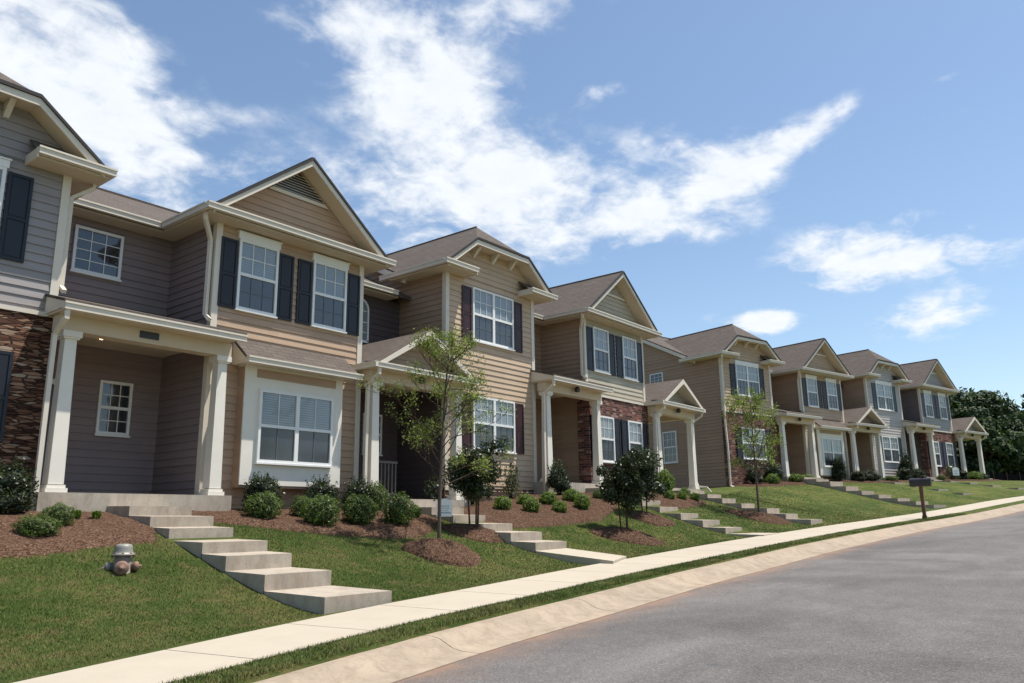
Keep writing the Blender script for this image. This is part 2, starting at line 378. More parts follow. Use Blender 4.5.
def frange(a, b, st):
    r = []; x = a
    while x < b: r.append(x); x += st
    r.append(b); return r

def setting():
    xs = frange(-40, -6, 2)+frange(-5.6, 55, .4)+frange(57, 145, 4)+[200, 320, 600]
    vs, fs = [], []; rows = None
    for x in xs:
        ys, yf = sw_y(min(x, 140)), face_y(min(x, 140))
        if x > 140: ys -= (x-140)*.3; yf = ys+7.5
        yy = [ys-400, ys-150, ys-60, ys-25, ys-11.5, ys-5, ys-.25, ys]+[ys+(yf-ys)*k/18 for k in range(1, 19)]+[yf+1, yf+3, yf+8, yf+15, yf+40, yf+120, yf+500]
        rows = len(yy)
        for k, y in enumerate(yy):
            z = gz(min(x, 140), y if x <= 140 else (y-ys+sw_y(140)))
            if y < ys-.01: z -= .3
            vs.append((x, y, z))
    for i in range(len(xs)-1):
        for j in range(rows-1): fs.append((i*rows+j, (i+1)*rows+j, (i+1)*rows+j+1, i*rows+j+1))
    b = MB(); b.v = vs; b.f = fs; tag(b.build('lawn', GRASS, smooth=True), kind='structure')
    # sidewalk: poured panels with sawn joints
    b = MB(); x = -28.0
    def pt(x, d, dz):
        t = Vector((1, sw_y(x+.5)-sw_y(x-.5), 0)).normalized(); d = koff(x, d); return (x+t.y*d, sw_y(x)-t.x*d, sw_z(x)+dz)
    while x < 120:
        L = 1.52; x1 = x+L-.014
        cuts = [x+(x1-x)*k/3 for k in range(4)]
        for a, c in zip(cuts, cuts[1:]):
            b.hexa([pt(a, 0, -.1), pt(a, 1.22, -.12), pt(c, 1.22, -.12), pt(c, 0, -.1)], [pt(a, 0, .02), pt(a, 1.22, 0), pt(c, 1.22, 0), pt(c, 0, .02)])
        x += L
    o = b.build('sidewalk', WALKC); tag(o, kind='structure')
    xs2 = frange(-28, 60, .5)+frange(62, 120, 3)
    tag(strip('sidewalk_joint_bed', [(0.02, -.004), (1.2, -.024)], xs2, material('joint_dirt', (.16, .12, .09), .95), None), kind='structure')
    tag(strip('verge', [(1.18, -.05), (1.24, -.012), (1.35, .004), (1.6, .0), (1.76, -.03), (1.8, -.06)], xs2, GRASS, lambda x, y: .008*math.sin(x*5.1)+.006*math.sin(x*11.3+y*4)), kind='structure')
    # rolled kerb and gutter pan in cast lengths
    prof = [(1.74, -.20), (1.75, -.045), (1.77, -.035), (1.88, -.036), (1.96, -.052), (2.06, -.10), (2.14, -.135), (2.24, -.155), (2.44, -.165), (2.44, -.3)]
    b = MB(); x = -28.0
    while x < 120:
        x1 = x+3.05-.012
        cs = [x+(x1-x)*k/5 for k in range(6)]; i0 = len(b.v)
        for c in cs:
            for d, dz in prof: b.v.append(pt(c, d, dz))
        m = len(prof)
        for i in range(5):
            for j in range(m-1): b.f.append((i0+i*m+j, i0+i*m+j+1, i0+(i+1)*m+j+1, i0+(i+1)*m+j))
        b.f.append(tuple(range(i0, i0+m))); b.f.append(tuple(range(i0+5*m, i0+6*m))[::-1])
        x += 3.05
    tag(b.build('kerb', CURBC), kind='structure')
    tag(strip('kerb_joint_bed', [(1.76, -.055), (1.95, -.07), (2.14, -.155), (2.42, -.185)], xs2, material('joint_dirt', (.16, .12, .09)), None), kind='structure')
    def asph(n, l, tc, col):
        o = tc.outputs['Object']
        c = ramp(n, l, noise(n, l, o, .35, 6, .65, .6), [(.32, (.095, .088, .083)), (.5, (.135, .125, .118)), (.68, (.178, .166, .155))])
        c = mixc(n, l, 1, c, mixc(n, l, noise(n, l, mapping(n, l, o, (.35, 2.4, 1)), 1.6, 6, .7, .4), (.80, .80, .82), (1.16, 1.16, 1.15)), 'MULTIPLY')
        v = N(n, 'ShaderNodeTexVoronoi', feature='F1'); v.inputs['Scale'].default_value = 95; l.new(o, v.inputs['Vector'])
        sp = N(n, 'ShaderNodeSeparateColor'); l.new(v.outputs['Color'], sp.inputs[0])
        c = mixc(n, l, .9, c, ramp(n, l, sp.outputs[0], [(0, (.55, .55, .55)), (.5, (.95, .95, .95)), (.92, (1.15, 1.15, 1.15)), (1, (1.9, 1.85, 1.8))]), 'MULTIPLY')
        # dark oily scuffs
        s = ramp(n, l, noise(n, l, mapping(n, l, o, (.8, .8, 1)), 1.1, 7, .75, 1.2), [(.58, (0, 0, 0)), (.72, (1, 1, 1))])
        c = mixc(n, l, mixc(n, l, .6, (0, 0, 0), s), c, (.07, .07, .075))
        # thin cracks
        dn = N(n, 'ShaderNodeTexNoise'); dn.inputs['Scale'].default_value = 1.3; dn.inputs['Detail'].default_value = 5; l.new(o, dn.inputs['Vector'])
        sc = N(n, 'ShaderNodeVectorMath', operation='SCALE'); sc.inputs['Scale'].default_value = 1.6; l.new(dn.outputs['Color'], sc.inputs[0])
        ad = N(n, 'ShaderNodeVectorMath', operation='ADD'); l.new(o, ad.inputs[0]); l.new(sc.outputs[0], ad.inputs[1])
        vc = N(n, 'ShaderNodeTexVoronoi', feature='DISTANCE_TO_EDGE'); vc.inputs['Scale'].default_value = .28; l.new(ad.outputs[0], vc.inputs['Vector'])
        cr = ramp(n, l, vc.outputs[0], [(0, (1, 1, 1)), (.006, (0, 0, 0))])
        c = mixc(n, l, mixc(n, l, .35, (0, 0, 0), cr), c, (.05, .045, .045))
        # clay washed along the gutter (x = UV distance from kerb stored in object space y is not straight, so use vertex attribute)
        at = N(n, 'ShaderNodeAttribute'); at.attribute_name = 'kerb_dist'
        k = N(n, 'ShaderNodeMath', operation='ADD'); l.new(at.outputs['Fac'], k.inputs[0])
        nn = N(n, 'ShaderNodeMath', operation='MULTIPLY'); l.new(noise(n, l, o, 1.7, 6, .7), nn.inputs[0]); nn.inputs[1].default_value = 1.0; l.new(nn.outputs[0], k.inputs[1])
        cl = ramp(n, l, k.outputs[0], [(.48, (1, 1, 1)), (.66, (.35, .35, .35)), (1.0, (0, 0, 0))])
        c = mixc(n, l, mixc(n, l, .75, (0, 0, 0), cl), c, (.27, .165, .11))
        c = mixc(n, l, ramp(n, l, at.outputs['Fac'], [(.0, (.8, .8, .8)), (.03, (0, 0, 0))]), c, (.06, .04, .03))
        return c, noise(n, l, o, 120, 3, .8)
    am = material('asphalt', (.16, .16, .16), .88, 0, bump=.006, extra=asph, spec=.25)
    offs = [(2.43, -.17), (2.55, -.165), (2.8, -.16), (3.2, -.155), (4, -.14), (5.5, -.12), (7.5, -.14), (9.3, -.19)]
    o = strip('road', offs, frange(-40, 60, .5)+frange(62, 140, 3), am, None); tag(o, kind='structure')
    at = o.data.attributes.new('kerb_dist', 'FLOAT', 'POINT'); m = len(offs)
    at.data.foreach_set('value', [min(1, (offs[i % m][0]-2.43)/1.2) for i in range(len(o.data.vertices))])
    tag(strip('far_kerb', [(9.2, -.22), (9.35, -.18), (9.6, -.17), (9.72, -.08), (9.9, -.06), (9.92, -.3)], xs2, CURBC, None), kind='structure')
    tag(strip('far_verge', [(9.9, -.07), (11, -.05), (14, -.1), (24, -.7)], xs2, GRASS, None), kind='structure')
setting()

# ------------------------------------------------------------------ mulch beds (real raised sheets)
def mulch_mat():
    def ex(n, l, tc, col):
        o = tc.outputs['Object']
        v = N(n, 'ShaderNodeTexVoronoi', feature='F1'); v.inputs['Scale'].default_value = 55; l.new(mapping(n, l, o, (1, 1.8, 1)), v.inputs['Vector'])
        sp = N(n, 'ShaderNodeSeparateColor'); l.new(v.outputs['Color'], sp.inputs[0])
        c = ramp(n, l, sp.outputs[0], [(0, (.022, .013, .009)), (.4, (.074, .040, .025)), (.75, (.13, .073, .046)), (1, (.21, .14, .095))])
        c = mixc(n, l, .7, c, mixc(n, l, noise(n, l, o, 2.2, 5), (.7, .68, .68), (1.3, 1.3, 1.3)), 'MULTIPLY')
        return c, sp.outputs[1]
    return material('pine_straw_mulch', (.2, .1, .06), .95, 0, bump=.02, extra=ex, spec=.1)
MULCH = mulch_mat()
def inside(p, poly):
    r = False; j = len(poly)-1
    for i in range(len(poly)):
        a, b = poly[i], poly[j]
        if (a[1] > p[1]) != (b[1] > p[1]) and p[0] < (b[0]-a[0])*(p[1]-a[1])/(b[1]-a[1])+a[0]: r = not r
        j = i
    return r
def edge_d(p, poly):
    best = 9
    for i in range(len(poly)):
        a = poly[i-1]; b = poly[i]; dx, dy = b[0]-a[0], b[1]-a[1]; L = dx*dx+dy*dy or 1e-9
        t = max(0, min(1, ((p[0]-a[0])*dx+(p[1]-a[1])*dy)/L)); best = min(best, math.hypot(p[0]-a[0]-t*dx, p[1]-a[1]-t*dy))
    return best
def bed(poly, h=.07, st=.11, seed=0):
    q = []
    for i in range(len(poly)):          # roughen the outline
        a = poly[i]; b = poly[(i+1) % len(poly)]; n = max(1, int(math.hypot(b[0]-a[0], b[1]-a[1])/.25))
        for k in range(n):
            t = k/n; q.append((a[0]+(b[0]-a[0])*t+rnd.uniform(-.035, .035), a[1]+(b[1]-a[1])*t+rnd.uniform(-.035, .035)))
    x0, x1 = min(p[0] for p in q), max(p[0] for p in q); y0, y1 = min(p[1] for p in q), max(p[1] for p in q)
    nx, ny = int((x1-x0)/st)+3, int((y1-y0)/st)+3; b = MB()
    for i in range(nx):
        for j in range(ny):
            x, y = x0-st+i*st, y0-st+j*st; d = edge_d((x, y), q); d = d if inside((x, y), q) else -d
            z = gz(x, y)+min(h, max(-.05, -.01+d*h*4.5))+(rnd.uniform(-.012, .012) if d > .05 else 0)
            b.v.append((x+rnd.uniform(-.02, .02), y+rnd.uniform(-.02, .02), z))
    for i in range(nx-1):
        for j in range(ny-1):
            if inside((x0-st+(i+.5)*st, y0-st+(j+.5)*st), q) or edge_d((x0-st+(i+.5)*st, y0-st+(j+.5)*st), q) < st*.8:
                b.f.append((i*ny+j, (i+1)*ny+j, (i+1)*ny+j+1, i*ny+j+1))
    return tag(b.build('mulch_bed', MULCH), kind='structure')
def mound(cx, cy, rx, ry, h, rot=0):
    b = MB(); n = 46; rings = 12; b.v.append((cx, cy, gz(cx, cy)+h))
    wob = [1+.07*math.sin(3*a*2*math.pi/n+cx)+rnd.uniform(-.05, .05) for a in range(n)]
    for r in range(1, rings+1):
        t = r/rings
        for k in range(n):
            a = 2*math.pi*k/n; x, y = rx*t*wob[k]*math.cos(a), ry*t*wob[k]*math.sin(a)
            X, Y = cx+x*math.cos(rot)-y*math.sin(rot), cy+x*math.sin(rot)+y*math.cos(rot)
            z = gz(X, Y)+h*(1-t*t)**.9 - (.04 if r == rings else 0)+(rnd.uniform(-.016, .016) if r < rings else 0); b.v.append((X, Y, z))
    for k in range(n): b.f.append((0, 1+k, 1+(k+1) % n))
    for r in range(rings-1):
        for k in range(n): a = 1+r*n; b.f.append((a+k, a+n+k, a+n+(k+1) % n, a+(k+1) % n))
    return tag(b.build('mulch_mound', MULCH), kind='structure')
bed([(-2, 10.2), (1.5, 10.35), (3.8, 10.7), (4.5, 10.9), (5.2, 11.08), (5.95, 11.25), (6.3, 11.9), (6.3, 13.6), (5.0, 13.6), (5.0, 14.05), (-2, 14.05)])
bed([(7.25, 13.6), (7.25, 12.9), (7.5, 12.3), (8.04, 11.92), (8.63, 11.57), (9.4, 11.25), (10.3, 11.05), (11.0, 11.0), (11.8, 11.45), (12.4, 11.9), (12.8, 12.2), (12.8, 13.3), (11.7, 13.55), (11.7, 14.05), (8.4, 14.05), (8.4, 13.6)])
bed([(13.8, 13.3), (13.8, 12.0), (13.9, 11.5), (14.38, 11.25), (15.63, 11.08), (17.08, 10.97), (18.3, 11.3), (19.9, 12.0), (20.2, 12.9), (20.2, 13.4), (18.0, 13.5), (18.0, 14.05), (14.9, 14.05)])
bed([(21.3, 13.5), (21.2, 12.2), (21.1, 11.4), (21.6, 11.1), (23.08, 11.15), (24.4, 11.5), (24.8, 12.2), (24.9, 13.4), (24.5, 14.05), (21.3, 14.05)])
def bp(u, v):                      # building-2 frame (u along the facade, v depth) to world x, y
    u += 29.88; v += 22.54; return (u*CA-v*SA, u*SA+v*CA)
bed([bp(*q) for q in ((.05, .05), (3.6, .05), (3.6, -.6), (6.6, -.6), (6.5, -1.5), (4.5, -1.6), (2.5, -1.5), (.9, -1.3), (.1, -.8))])
bed([bp(*q) for q in ((7.7, .05), (10.2, .05), (10.2, -.55), (12.9, -.55), (13, .05), (16.3, .05), (16.3, -1.4), (14, -1.8), (11, -1.7), (8.5, -1.6), (7.7, -1.2))], st=.16)
bed([bp(*q) for q in ((19.2, .05), (23.0, .05), (23, -.6), (25.8, -.6), (25.8, -1.4), (22, -1.7), (19.4, -1.7))], st=.16)
mound(10.62, 10.1, .74, .72, .24, R(-51)); mound(12.6, 11.1, .74, .55, .15, R(-51)); mound(16.6, 9.9, .88, .62, .19, R(-51)); mound(19.1, 10.68, .68, .55, .15, R(-51)); mound(24.3, 9.78, 1.0, .8, .15, R(-51))

# ------------------------------------------------------------------ houses
PW = 3.75; OH = .45; SL = .783
class Wall:                        # a wall plane: a along, o outwards
    def __init__(s, p0, t, n): s.p, s.t, s.n = p0, t, n
    def P(s, a, o, z): return (s.p[0]+a*s.t[0]+o*s.n[0], s.p[1]+a*s.t[1]+o*s.n[1], z)
    def box(s, b, a0, a1, z0, z1, o0, o1):
        b.hexa([s.P(a0, o1, z0), s.P(a1, o1, z0), s.P(a1, o0, z0), s.P(a0, o0, z0)], [s.P(a0, o1, z1), s.P(a1, o1, z1), s.P(a1, o0, z1), s.P(a0, o0, z1)])
    def siding(s, b, z0, z1, L, Rr, exp=.15):
        z = z0
        while z < z1-1e-4:
            zt = min(z+exp, z1); l0, r0, l1, r1 = L(z), Rr(z), L(zt), Rr(zt)
            if r0-l0 < .01: break
            if r1 < l1: l1 = r1 = (l1+r1)/2
            b.poly([s.P(l0, .022, z), s.P(r0, .022, z), s.P(r1, .002, zt), s.P(l1, .002, zt)])
            b.poly([s.P(l0, -.01, z), s.P(r0, -.01, z), s.P(r0, .022, z), s.P(l0, .022, z)])
            z += exp
FRONT = Wall((0, 0), (1, 0), (0, -1))
def k_(c): return lambda z: c

def window(root, W, a0, a1, z0, z1, kind='double', header=True, sill=True, o=0.0, cols=3, double_rows=2, dark=False):
    """kind: double (one sash pair), twin (two side by side), fixed (grid)"""
    fr = MB(); t = .055
    W.box(fr, a0, a0+t, z0, z1, o-.01, o+.062); W.box(fr, a1-t, a1, z0, z1, o-.01, o+.062)
    W.box(fr, a0+t, a1-t, z0, z0+t, o-.01, o+.06); W.box(fr, a0+t, a1-t, z1-t, z1, o-.01, o+.06)
    if header: W.box(fr, a0-.03, a1+.03, z1, z1+.13, o-.01, o+.07); W.box(fr, a0-.05, a1+.05, z1+.13, z1+.155, o-.01, o+.09)
    if sill: W.box(fr, a0-.02, a1+.02, z0-.035, z0, o-.01, o+.085)
    units = [(a0+t, a1-t)]
    if kind == 'twin':
        m = (a0+a1)/2; W.box(fr, m-.045, m+.045, z0+t, z1-t, o-.01, o+.058); units = [(a0+t, m-.045), (m+.045, a1-t)]
    mid = (z0+z1)/2
    panes = []; gr = []
    for (l, r) in units:
        if kind == 'fixed':
            panes.append((l, r, z0+t, z1-t, GLD, .026)); gr.append((l, r, z0+t, z1-t, 4, .036, WHITE))
        else:
            W.box(fr, l, r, mid-.03, mid+.03, o-.01, o+.056)
            panes.append((l, r, mid+.03, z1-t, GLD if dark else GLT, .030)); panes.append((l, r, z0+t, mid-.03, GLD if dark else GLB, .024))
            gr.append((l, r, mid+.03, z1-t, double_rows, .040, WHITE)); gr.append((l, r, z0+t, mid-.03, double_rows, .030, WHITE if dark else GRILLE_D))
    w_ = fr.build('window', WHITE, root)
    for (l, r, b0, b1, m, oo) in panes:
        pb = MB(); W.box(pb, l, r, b0, b1, o-.01, o+oo); pb.build('pane', m, w_)
    for (l, r, b0, b1, rows, oo, m) in gr:
        gb = MB(); cc = cols
        for i in range(1, cc): x = l+(r-l)*i/cc; W.box(gb, x-.008, x+.008, b0, b1, o+oo-.012, o+oo+.004)
        for j in range(1, rows): zz = b0+(b1-b0)*j/rows; W.box(gb, l, r, zz-.008, zz+.008, o+oo-.012, o+oo+.002)
        gb.build('grille', m, w_)
    return w_
def shutter(root, W, a0, a1, z0, z1, mat, o=0.0):
    b = MB(); W.box(b, a0, a1, z0, z1, o+.0, o+.03)
    s = .05; mid = z0+(z1-z0)*.48
    W.box(b, a0, a0+s, z0, z1, o+.03, o+.048); W.box(b, a1-s, a1, z0, z1, o+.03, o+.048)
    for c in (z0+s/2, mid, z1-s/2): W.box(b, a0+s, a1-s, c-s/2, c+s/2, o+.03, o+.046)
    for (c0, c1) in ((z0+s+.02, mid-s/2-.02), (mid+s/2+.02, z1-s-.02)): W.box(b, a0+s+.02, a1-s-.02, c0, c1, o+.03, o+.04)
    return b.build('shutter', mat, root)
def downspout(root, pts):
    b = MB(); b.tube(pts, .05, 4); return b.build('downspout', TRIM, root)
def gutter_box(b, x0, x1, y0, y1, z=5.42, h=.12):     # k-style gutter, closed box with lip
    b.box(x0, x1, y0, y1, z, z+h)
    if x1-x0 > y1-y0: b.box(x0-.008, x1+.008, y0-.018, y0+.012, z+h-.028, z+h+.004)
    else: b.box(x0-.018, x0+.012, y0, y1, z+h-.028, z+h+.004)

def column(root, u, v, h):
    b = MB(); r0, r1 = .118, .092
    b.box(u-.165, u+.165, v-.165, v+.165, 0, .07); b.box(u-.14, u+.14, v-.14, v+.14, .07, .12)
    b.hexa([(u-r0, v-r0, .13), (u+r0, v-r0, .13), (u+r0, v+r0, .13), (u-r0, v+r0, .13)], [(u-r1, v-r1, h-.1), (u+r1, v-r1, h-.1), (u+r1, v+r1, h-.1), (u-r1, v+r1, h-.1)])
    b.box(u-.125, u+.125, v-.125, v+.125, h-.13, h-.1); b.box(u-.15, u+.15, v-.15, v+.15, h-.1, h)
    return b.build('column', COLM, root, bevel=.012)

def porch(root, ul, ur, kind, sid, end=False, lamp=False, plaque=False, rail=False, spout=True):
    H = 2.6; b = MB(); b.box(ul-.12, ur+.34, -.55, (1.75 if not end else 2.6), -.75, 0); b.build('porch_slab', CONC, root, bevel=.015)
    column(root, ul+.16, -.32, H); column(root, ur+.06, -.32, H)
    b = MB(); b.box(ul-.06, ur+.2, -.46, -.18, H, 2.86)
    if end: b.box(ur-.25, ur+.02, -.18, 2.6, H, 2.86)
    b.build('porch_beam', SOFF, root)
    b = MB(); b.box(ul-.12, ur+.12, -.76, (1.74 if not end else 2.6), 2.86, 2.9); b.build('porch_ceiling', SOFF, root)
    g = MB(); gutter_box(g, ul-.16, ur+.26, -.86, -.76, 2.85)
    back = 1.74 if not end else 2.6
    if kind == 'shed':
        b = MB(); b.hexa([(ul-.14, -.78, 2.9), (ur+.22, -.78, 2.9), (ur+.22, 0, 2.9), (ul-.14, 0, 2.9)], [(ul-.14, -.78, 2.99), (ur+.22, -.78, 2.99), (ur+.22, -.03, 3.2), (ul-.14, -.03, 3.2)])
        b.build('porch_fascia', TRIM, root)
        b = MB(); b.slab([(ul-.17, -.84, 3.02), (ur+.27, -.84, 3.02), (ur+.27, -.02, 3.25), (ul-.17, -.02, 3.25)], .035)
        b.slab([(ul+.02, -.02, 3.25), (ur-.02, -.02, 3.25), (ur-.02, 1.735, 3.74), (ul+.02, 1.735, 3.74)], .035); b.build('porch_roof', SHING, root)
    else:
        x0, x1 = ul-.12, ur+.2; c = (x0+x1)/2; hw = (x1-x0)/2; s = .62; za = 2.97+s*hw
        b = MB(); b.slab([(x0-.03, -.84, 2.97), (c, -.84, za+.02), (c, back, za+.02), (x0-.03, back, 2.97)], .045); b.slab([(c, -.84, za+.02), (x1+.03, -.84, 2.97), (x1+.03, back, 2.97), (c, back, za+.02)], .045)
        b.slab([(x0, -.83, 2.99), (x1, -.83, 2.99), (x1, -.3, 3.06), (x0, -.3, 3.06)], .02)
        b.build('porch_roof', SHING, root)
        t = MB(); d = .13
        t.ext([(x0-.04, -.86, 2.95), (c, -.86, za), (c, -.86, za-d-.03), (x0+.14, -.86, 2.95)], (0, .035, 0)); t.ext([(c, -.86, za), (x1+.04, -.86, 2.95), (x1-.14, -.86, 2.95), (c, -.86, za-d-.03)], (0, .035, 0))
        t.ext([(x0+.03, -.825, 2.95), (c, -.825, za-.05), (c, -.825, za-.08), (x0+.1, -.825, 2.95)], (0, .45, 0)); t.ext([(c, -.825, za-.05), (x1-.03, -.825, 2.95), (x1-.1, -.825, 2.95), (c, -.825, za-.08)], (0, .45, 0))
        t.build('porch_rake', TRIM, root)
        Wp = Wall((0, -.36), (1, 0), (0, -1)); p = MB(); Wp.siding(p, 2.98, za-.08, lambda z: x0+(z-2.9)/s, lambda z: x1-(z-2.9)/s, .13)
        p.ext([(x0+.05, -.35, 2.92), (x1-.05, -.35, 2.92), (c, -.35, za-.1)], (0, .12, 0))
        if end: p.ext([(x0+.05, back-.15, 2.92), (x1-.05, back-.15, 2.92), (c, back-.15, za-.1)], (0, .12, 0))
        p.build('pediment', sid, root)
        gutter_box(g, ul-.26, ul-.16, -.86, -.05, 2.85); g.box(ur+.26, ur+.36, -.86, -.05, 2.85, 2.97)
        if not end: pass
    g.build('porch_gutter', TRIM, root)
    if spout:
        downspout(root, [(ul-.1, -.8, 2.86), (ul-.1, -.8, 2.72), (ul-.11, -.44, 2.5), (ul-.11, -.42, 1.0), (ul-.11, -.42, -.45), (ul-.2, -.75, -.55)])
    if end: downspout(root, [(ur+.25, -.8, 2.88), (ur+.25, -.7, 2.7), (ur+.21, -.36, 2.5), (ur+.23, -.36, .28), (ur+.25, -.42, .1), (ur+.32, -.72, .06), (ur+.36, -.85, -.12)])
    if plaque:
        b = MB(); b.box((ul+ur)/2-.17, (ul+ur)/2+.17, -.485, -.455, 2.68, 2.8); b.build('number_plaque', DARKM, root)
    else:
        c = (ul+ur)/2; b = MB(); b.lathe((c, -.6, 2.70), [(.03, .16), (.05, .14), (.085, .1), (.085, .02), (.05, 0)], 10); b.build('porch_lamp', DARKM, root)
    if lamp:
        b = MB(); b.lathe((ul+1.15, .75, 2.845), [(.09, 0), (.09, .016), (.07, .016)], 16); o = b.build('ceiling_lamp', SOFF, root)
        b = MB(); b.lathe((ul+1.15, .75, 2.83), [(.02, -.02), (.045, -.012), (.055, .0), (.055, .014)], 14); b.build('bulb', emit_mat('lamp_glow', (1, .55, .25), 9), o)
    if rail:
        b = MB(); b.box(ul+.3, ul+1.15, -.1, -.05, .82, .87); b.box(ul+.3, ul+1.15, -.1, -.05, .1, .15)
        for i in range(8): x = ul+.34+i*.11; b.box(x-.015, x+.015, -.09, -.06, .15, .82)
        b.build('railing', material('shaded_railing', (.10, .09, .085), .5), root)  # pale railing coloured dark, the porch shade is in its paint
def door(root, W, a0, a1, h=2.05):
    b = MB(); W.box(b, a0, a1, 0, h, -.01, .03)
    for (l, r) in ((a0+.1, (a0+a1)/2-.05), ((a0+a1)/2+.05, a1-.1)):
        for (c0, c1) in ((.2, .8), (.95, 1.55), (1.68, h-.12)): W.box(b, l, r, c0, c1, .03, .042)
    d = b.build('door', DOORM, root)
    b = MB(); W.box(b, a0-.1, a0, 0, h+.1, -.01, .05); W.box(b, a1, a1+.1, 0, h+.1, -.01, .05); W.box(b, a0, a1, h, h+.1, -.01, .05); b.build('door_frame', WHITE, d)
    b = MB(); p = W.P(a1-.1, .07, 1.0); b.lathe(p, [(.02, -.03), (.03, -.01), (.03, .015), (.015, .03)], 10); b.build('handle', material('brass', (.5, .35, .12), .3, metal=1), d)

def house(name, loc, rz, kind, front, side, recess, shut, pitch, label, base=None, endl=False, end=False, bay=False, header=True,
          pkind='shed', lowwin='twin', recwin='square', lamp=False, plaque=False, rail=False, spout=(), side_win=False, pedsid=None, side_low=None):
    root = empty(name, loc, rz); tag(root, label, 'townhouse', 'attached townhouses in the row')
    BT = 2.85                                     # top of the masonry base
    gable = kind == 'gable'
    gm = SID[front]
    # --- masses
    zt = 5.43
    b = MB(); FRONT.siding(b, (BT if base else -.75), zt, k_(0), k_(PW)); b.box(.012, PW-.012, .012, 9.98, -1.2, zt)
    za = 5.5+SL*(PW/2+OH)                         # ridge height
    top = 6.72 if not gable else za-.18
    FRONT.siding(b, zt, top, lambda z: max(0, -OH+(z+.14-5.5)/SL), lambda z: min(PW, PW+OH-(z+.14-5.5)/SL))
    if gable: b.ext([(.0, .01, zt), (PW, .01, zt), (PW, .01, 5.62), (PW/2, .01, za-.2), (0, .01, 5.62)], (0, 4, 0))
    else:
        ut = -OH+(6.72+.14-5.5)/SL
        b.ext([(.0, .01, zt), (PW, .01, zt), (PW, .01, 5.7), (PW-ut, .01, 6.7), (ut, .01, 6.7), (0, .01, 5.7)], (0, 4, 0))
    b.build('front_wall', gm, root)
    if base:
        b = MB(); b.box(.0, PW, -.075, .0, -.9, BT); b.box(-.075, .0, -.075, (.3 if not endl else .12), -.9, BT)
        if kind == 'gable': b.box(PW-.001, PW+.07, -.075, .2, -.9, BT)
        b.build('masonry_base', base, root)
        b = MB(); b.box(-.085, PW+.085, -.10, -.0, BT, BT+.07); b.build('masonry_cap', TRIM, root)
    else:
        b = MB(); b.box(.01, PW-.01, -.02, .0, -1.0, -.22); b.build('foundation', FOUND, root)
    # left side of the wing (or whole end wall)
    vend = 10.0 if endl else 1.75
    WL = Wall((0, vend), (0, -1), (-1, 0)); b = MB(); zl = 2.9 if side_low else -.75
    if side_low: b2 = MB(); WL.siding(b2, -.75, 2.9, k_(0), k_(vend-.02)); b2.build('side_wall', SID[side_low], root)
    WL.siding(b, zl, zt, k_(0), k_(vend-(.02 if not base else 0)))
    if endl: WL.siding(b, zt, 7.75, lambda z: max(0, (z-5.42)/.5-.4), lambda z: 10-1.3-max(0, (z-5.42)/.5-.0)); b.ext([(.012, 1.5, zt), (.012, 10, zt), (.012, 5.95, 7.66)], (.3, 0, 0))
    b.build('side_wall', SID[side], root)
    WR = Wall((PW, 0), (0, 1), (1, 0)); b = MB(); vr = 10.0 if end else 1.75
    WR.siding(b, -.75, zt, k_(0), k_(vr))
    if end: WR.siding(b, zt, 7.75, lambda z: 1.3+max(0, (z-5.42)/.5), lambda z: 10-max(0, (z-5.42)/.5-.4)); b.ext([(PW-.012, 1.5, zt), (PW-.012, 10, zt), (PW-.012, 5.95, 7.66)], (-.3, 0, 0))
    b.build('side_wall', SID[recess if not end else side], root)
    # back wall
    ur_all = PW if end else pitch
    WB = Wall((ur_all, 10), (-1, 0), (0, 1)); b = MB(); WB.siding(b, -.75, zt, k_(0), k_(ur_all)); b.build('back_wall', gm, root)
    # corner trims
    b = MB(); zc = BT+.07 if base else -.3
    b.box(-.034, .10, -.034, 0, zc, 5.4); b.box(-.034, 0, 0, .10, zc, 5.4); b.build('corner_trim', TRIM, root)
    b = MB(); b.box(PW-.10, PW+.034, -.034, 0, zc, 5.4); b.box(PW, PW+.034, 0, .1, zc, 5.4)
    b.build('corner_trim', TRIM, root)
    # --- roof
    b = MB(); e = 5.5; lx, rx, c = -OH, PW+OH, PW/2; F = -OH
    if gable:
        b.slab([(lx, F, e), (c, F, za), (c, 4.9, za), (lx, 1.6, e)], .09); b.slab([(c, F, za), (rx, F, e), (rx, 1.6, e), (c, 4.9, za)], .09)
        b.slab([(lx+.02, F+.02, 5.53), (rx-.02, F+.02, 5.53), (PW+.06, .02, 5.78), (-.06, .02, 5.78)], .03)
    else:
        bl = .75; zb = e+SL*(bl-lx); br = PW-bl; va = .56
        b.slab([(lx, F, e), (bl, F, zb), (c, va, za), (c, 4.9, za), (lx, 1.6, e)], .09); b.slab([(c, va, za), (br, F, zb), (rx, F, e), (rx, 1.6, e), (c, 4.9, za)], .09)
        b.slab([(bl, F, zb), (br, F, zb), (c, va, za)], .09)
        b.slab([(lx+.02, F+.02, 5.53), (.68, F+.02, 5.53), (.68, .02, 5.86), (.06, .02, 5.86)], .03); b.slab([(PW-.68, F+.02, 5.53), (rx-.02, F+.02, 5.53), (PW-.06, .02, 5.86), (PW-.68, .02, 5.86)], .03)
    x0 = -.22 if endl else 0; x1 = (PW+.22 if end else pitch)
    zr = 5.5+.5*(5.95-1.3)
    b.slab([(x0, 1.28, 5.49), (x1, 1.28, 5.49), (x1, 5.95, zr), (x0, 5.95, zr)], .09); b.slab([(x0, 5.95, zr), (x1, 5.95, zr), (x1, 10.6, 5.5), (x0, 10.6, 5.5)], .09)
    b.tube([(x0, 5.95, zr+.01), (x1, 5.95, zr+.01)], .05, 6); b.tube([(c, F if gable else .56, za+.005), (c, 4.6, za+.005)], .035, 6)
    b.build('roof', SHING, root)
    # fascia, rakes, soffits
    t = MB(); d = .125; y0 = F-.03; dr = MB()
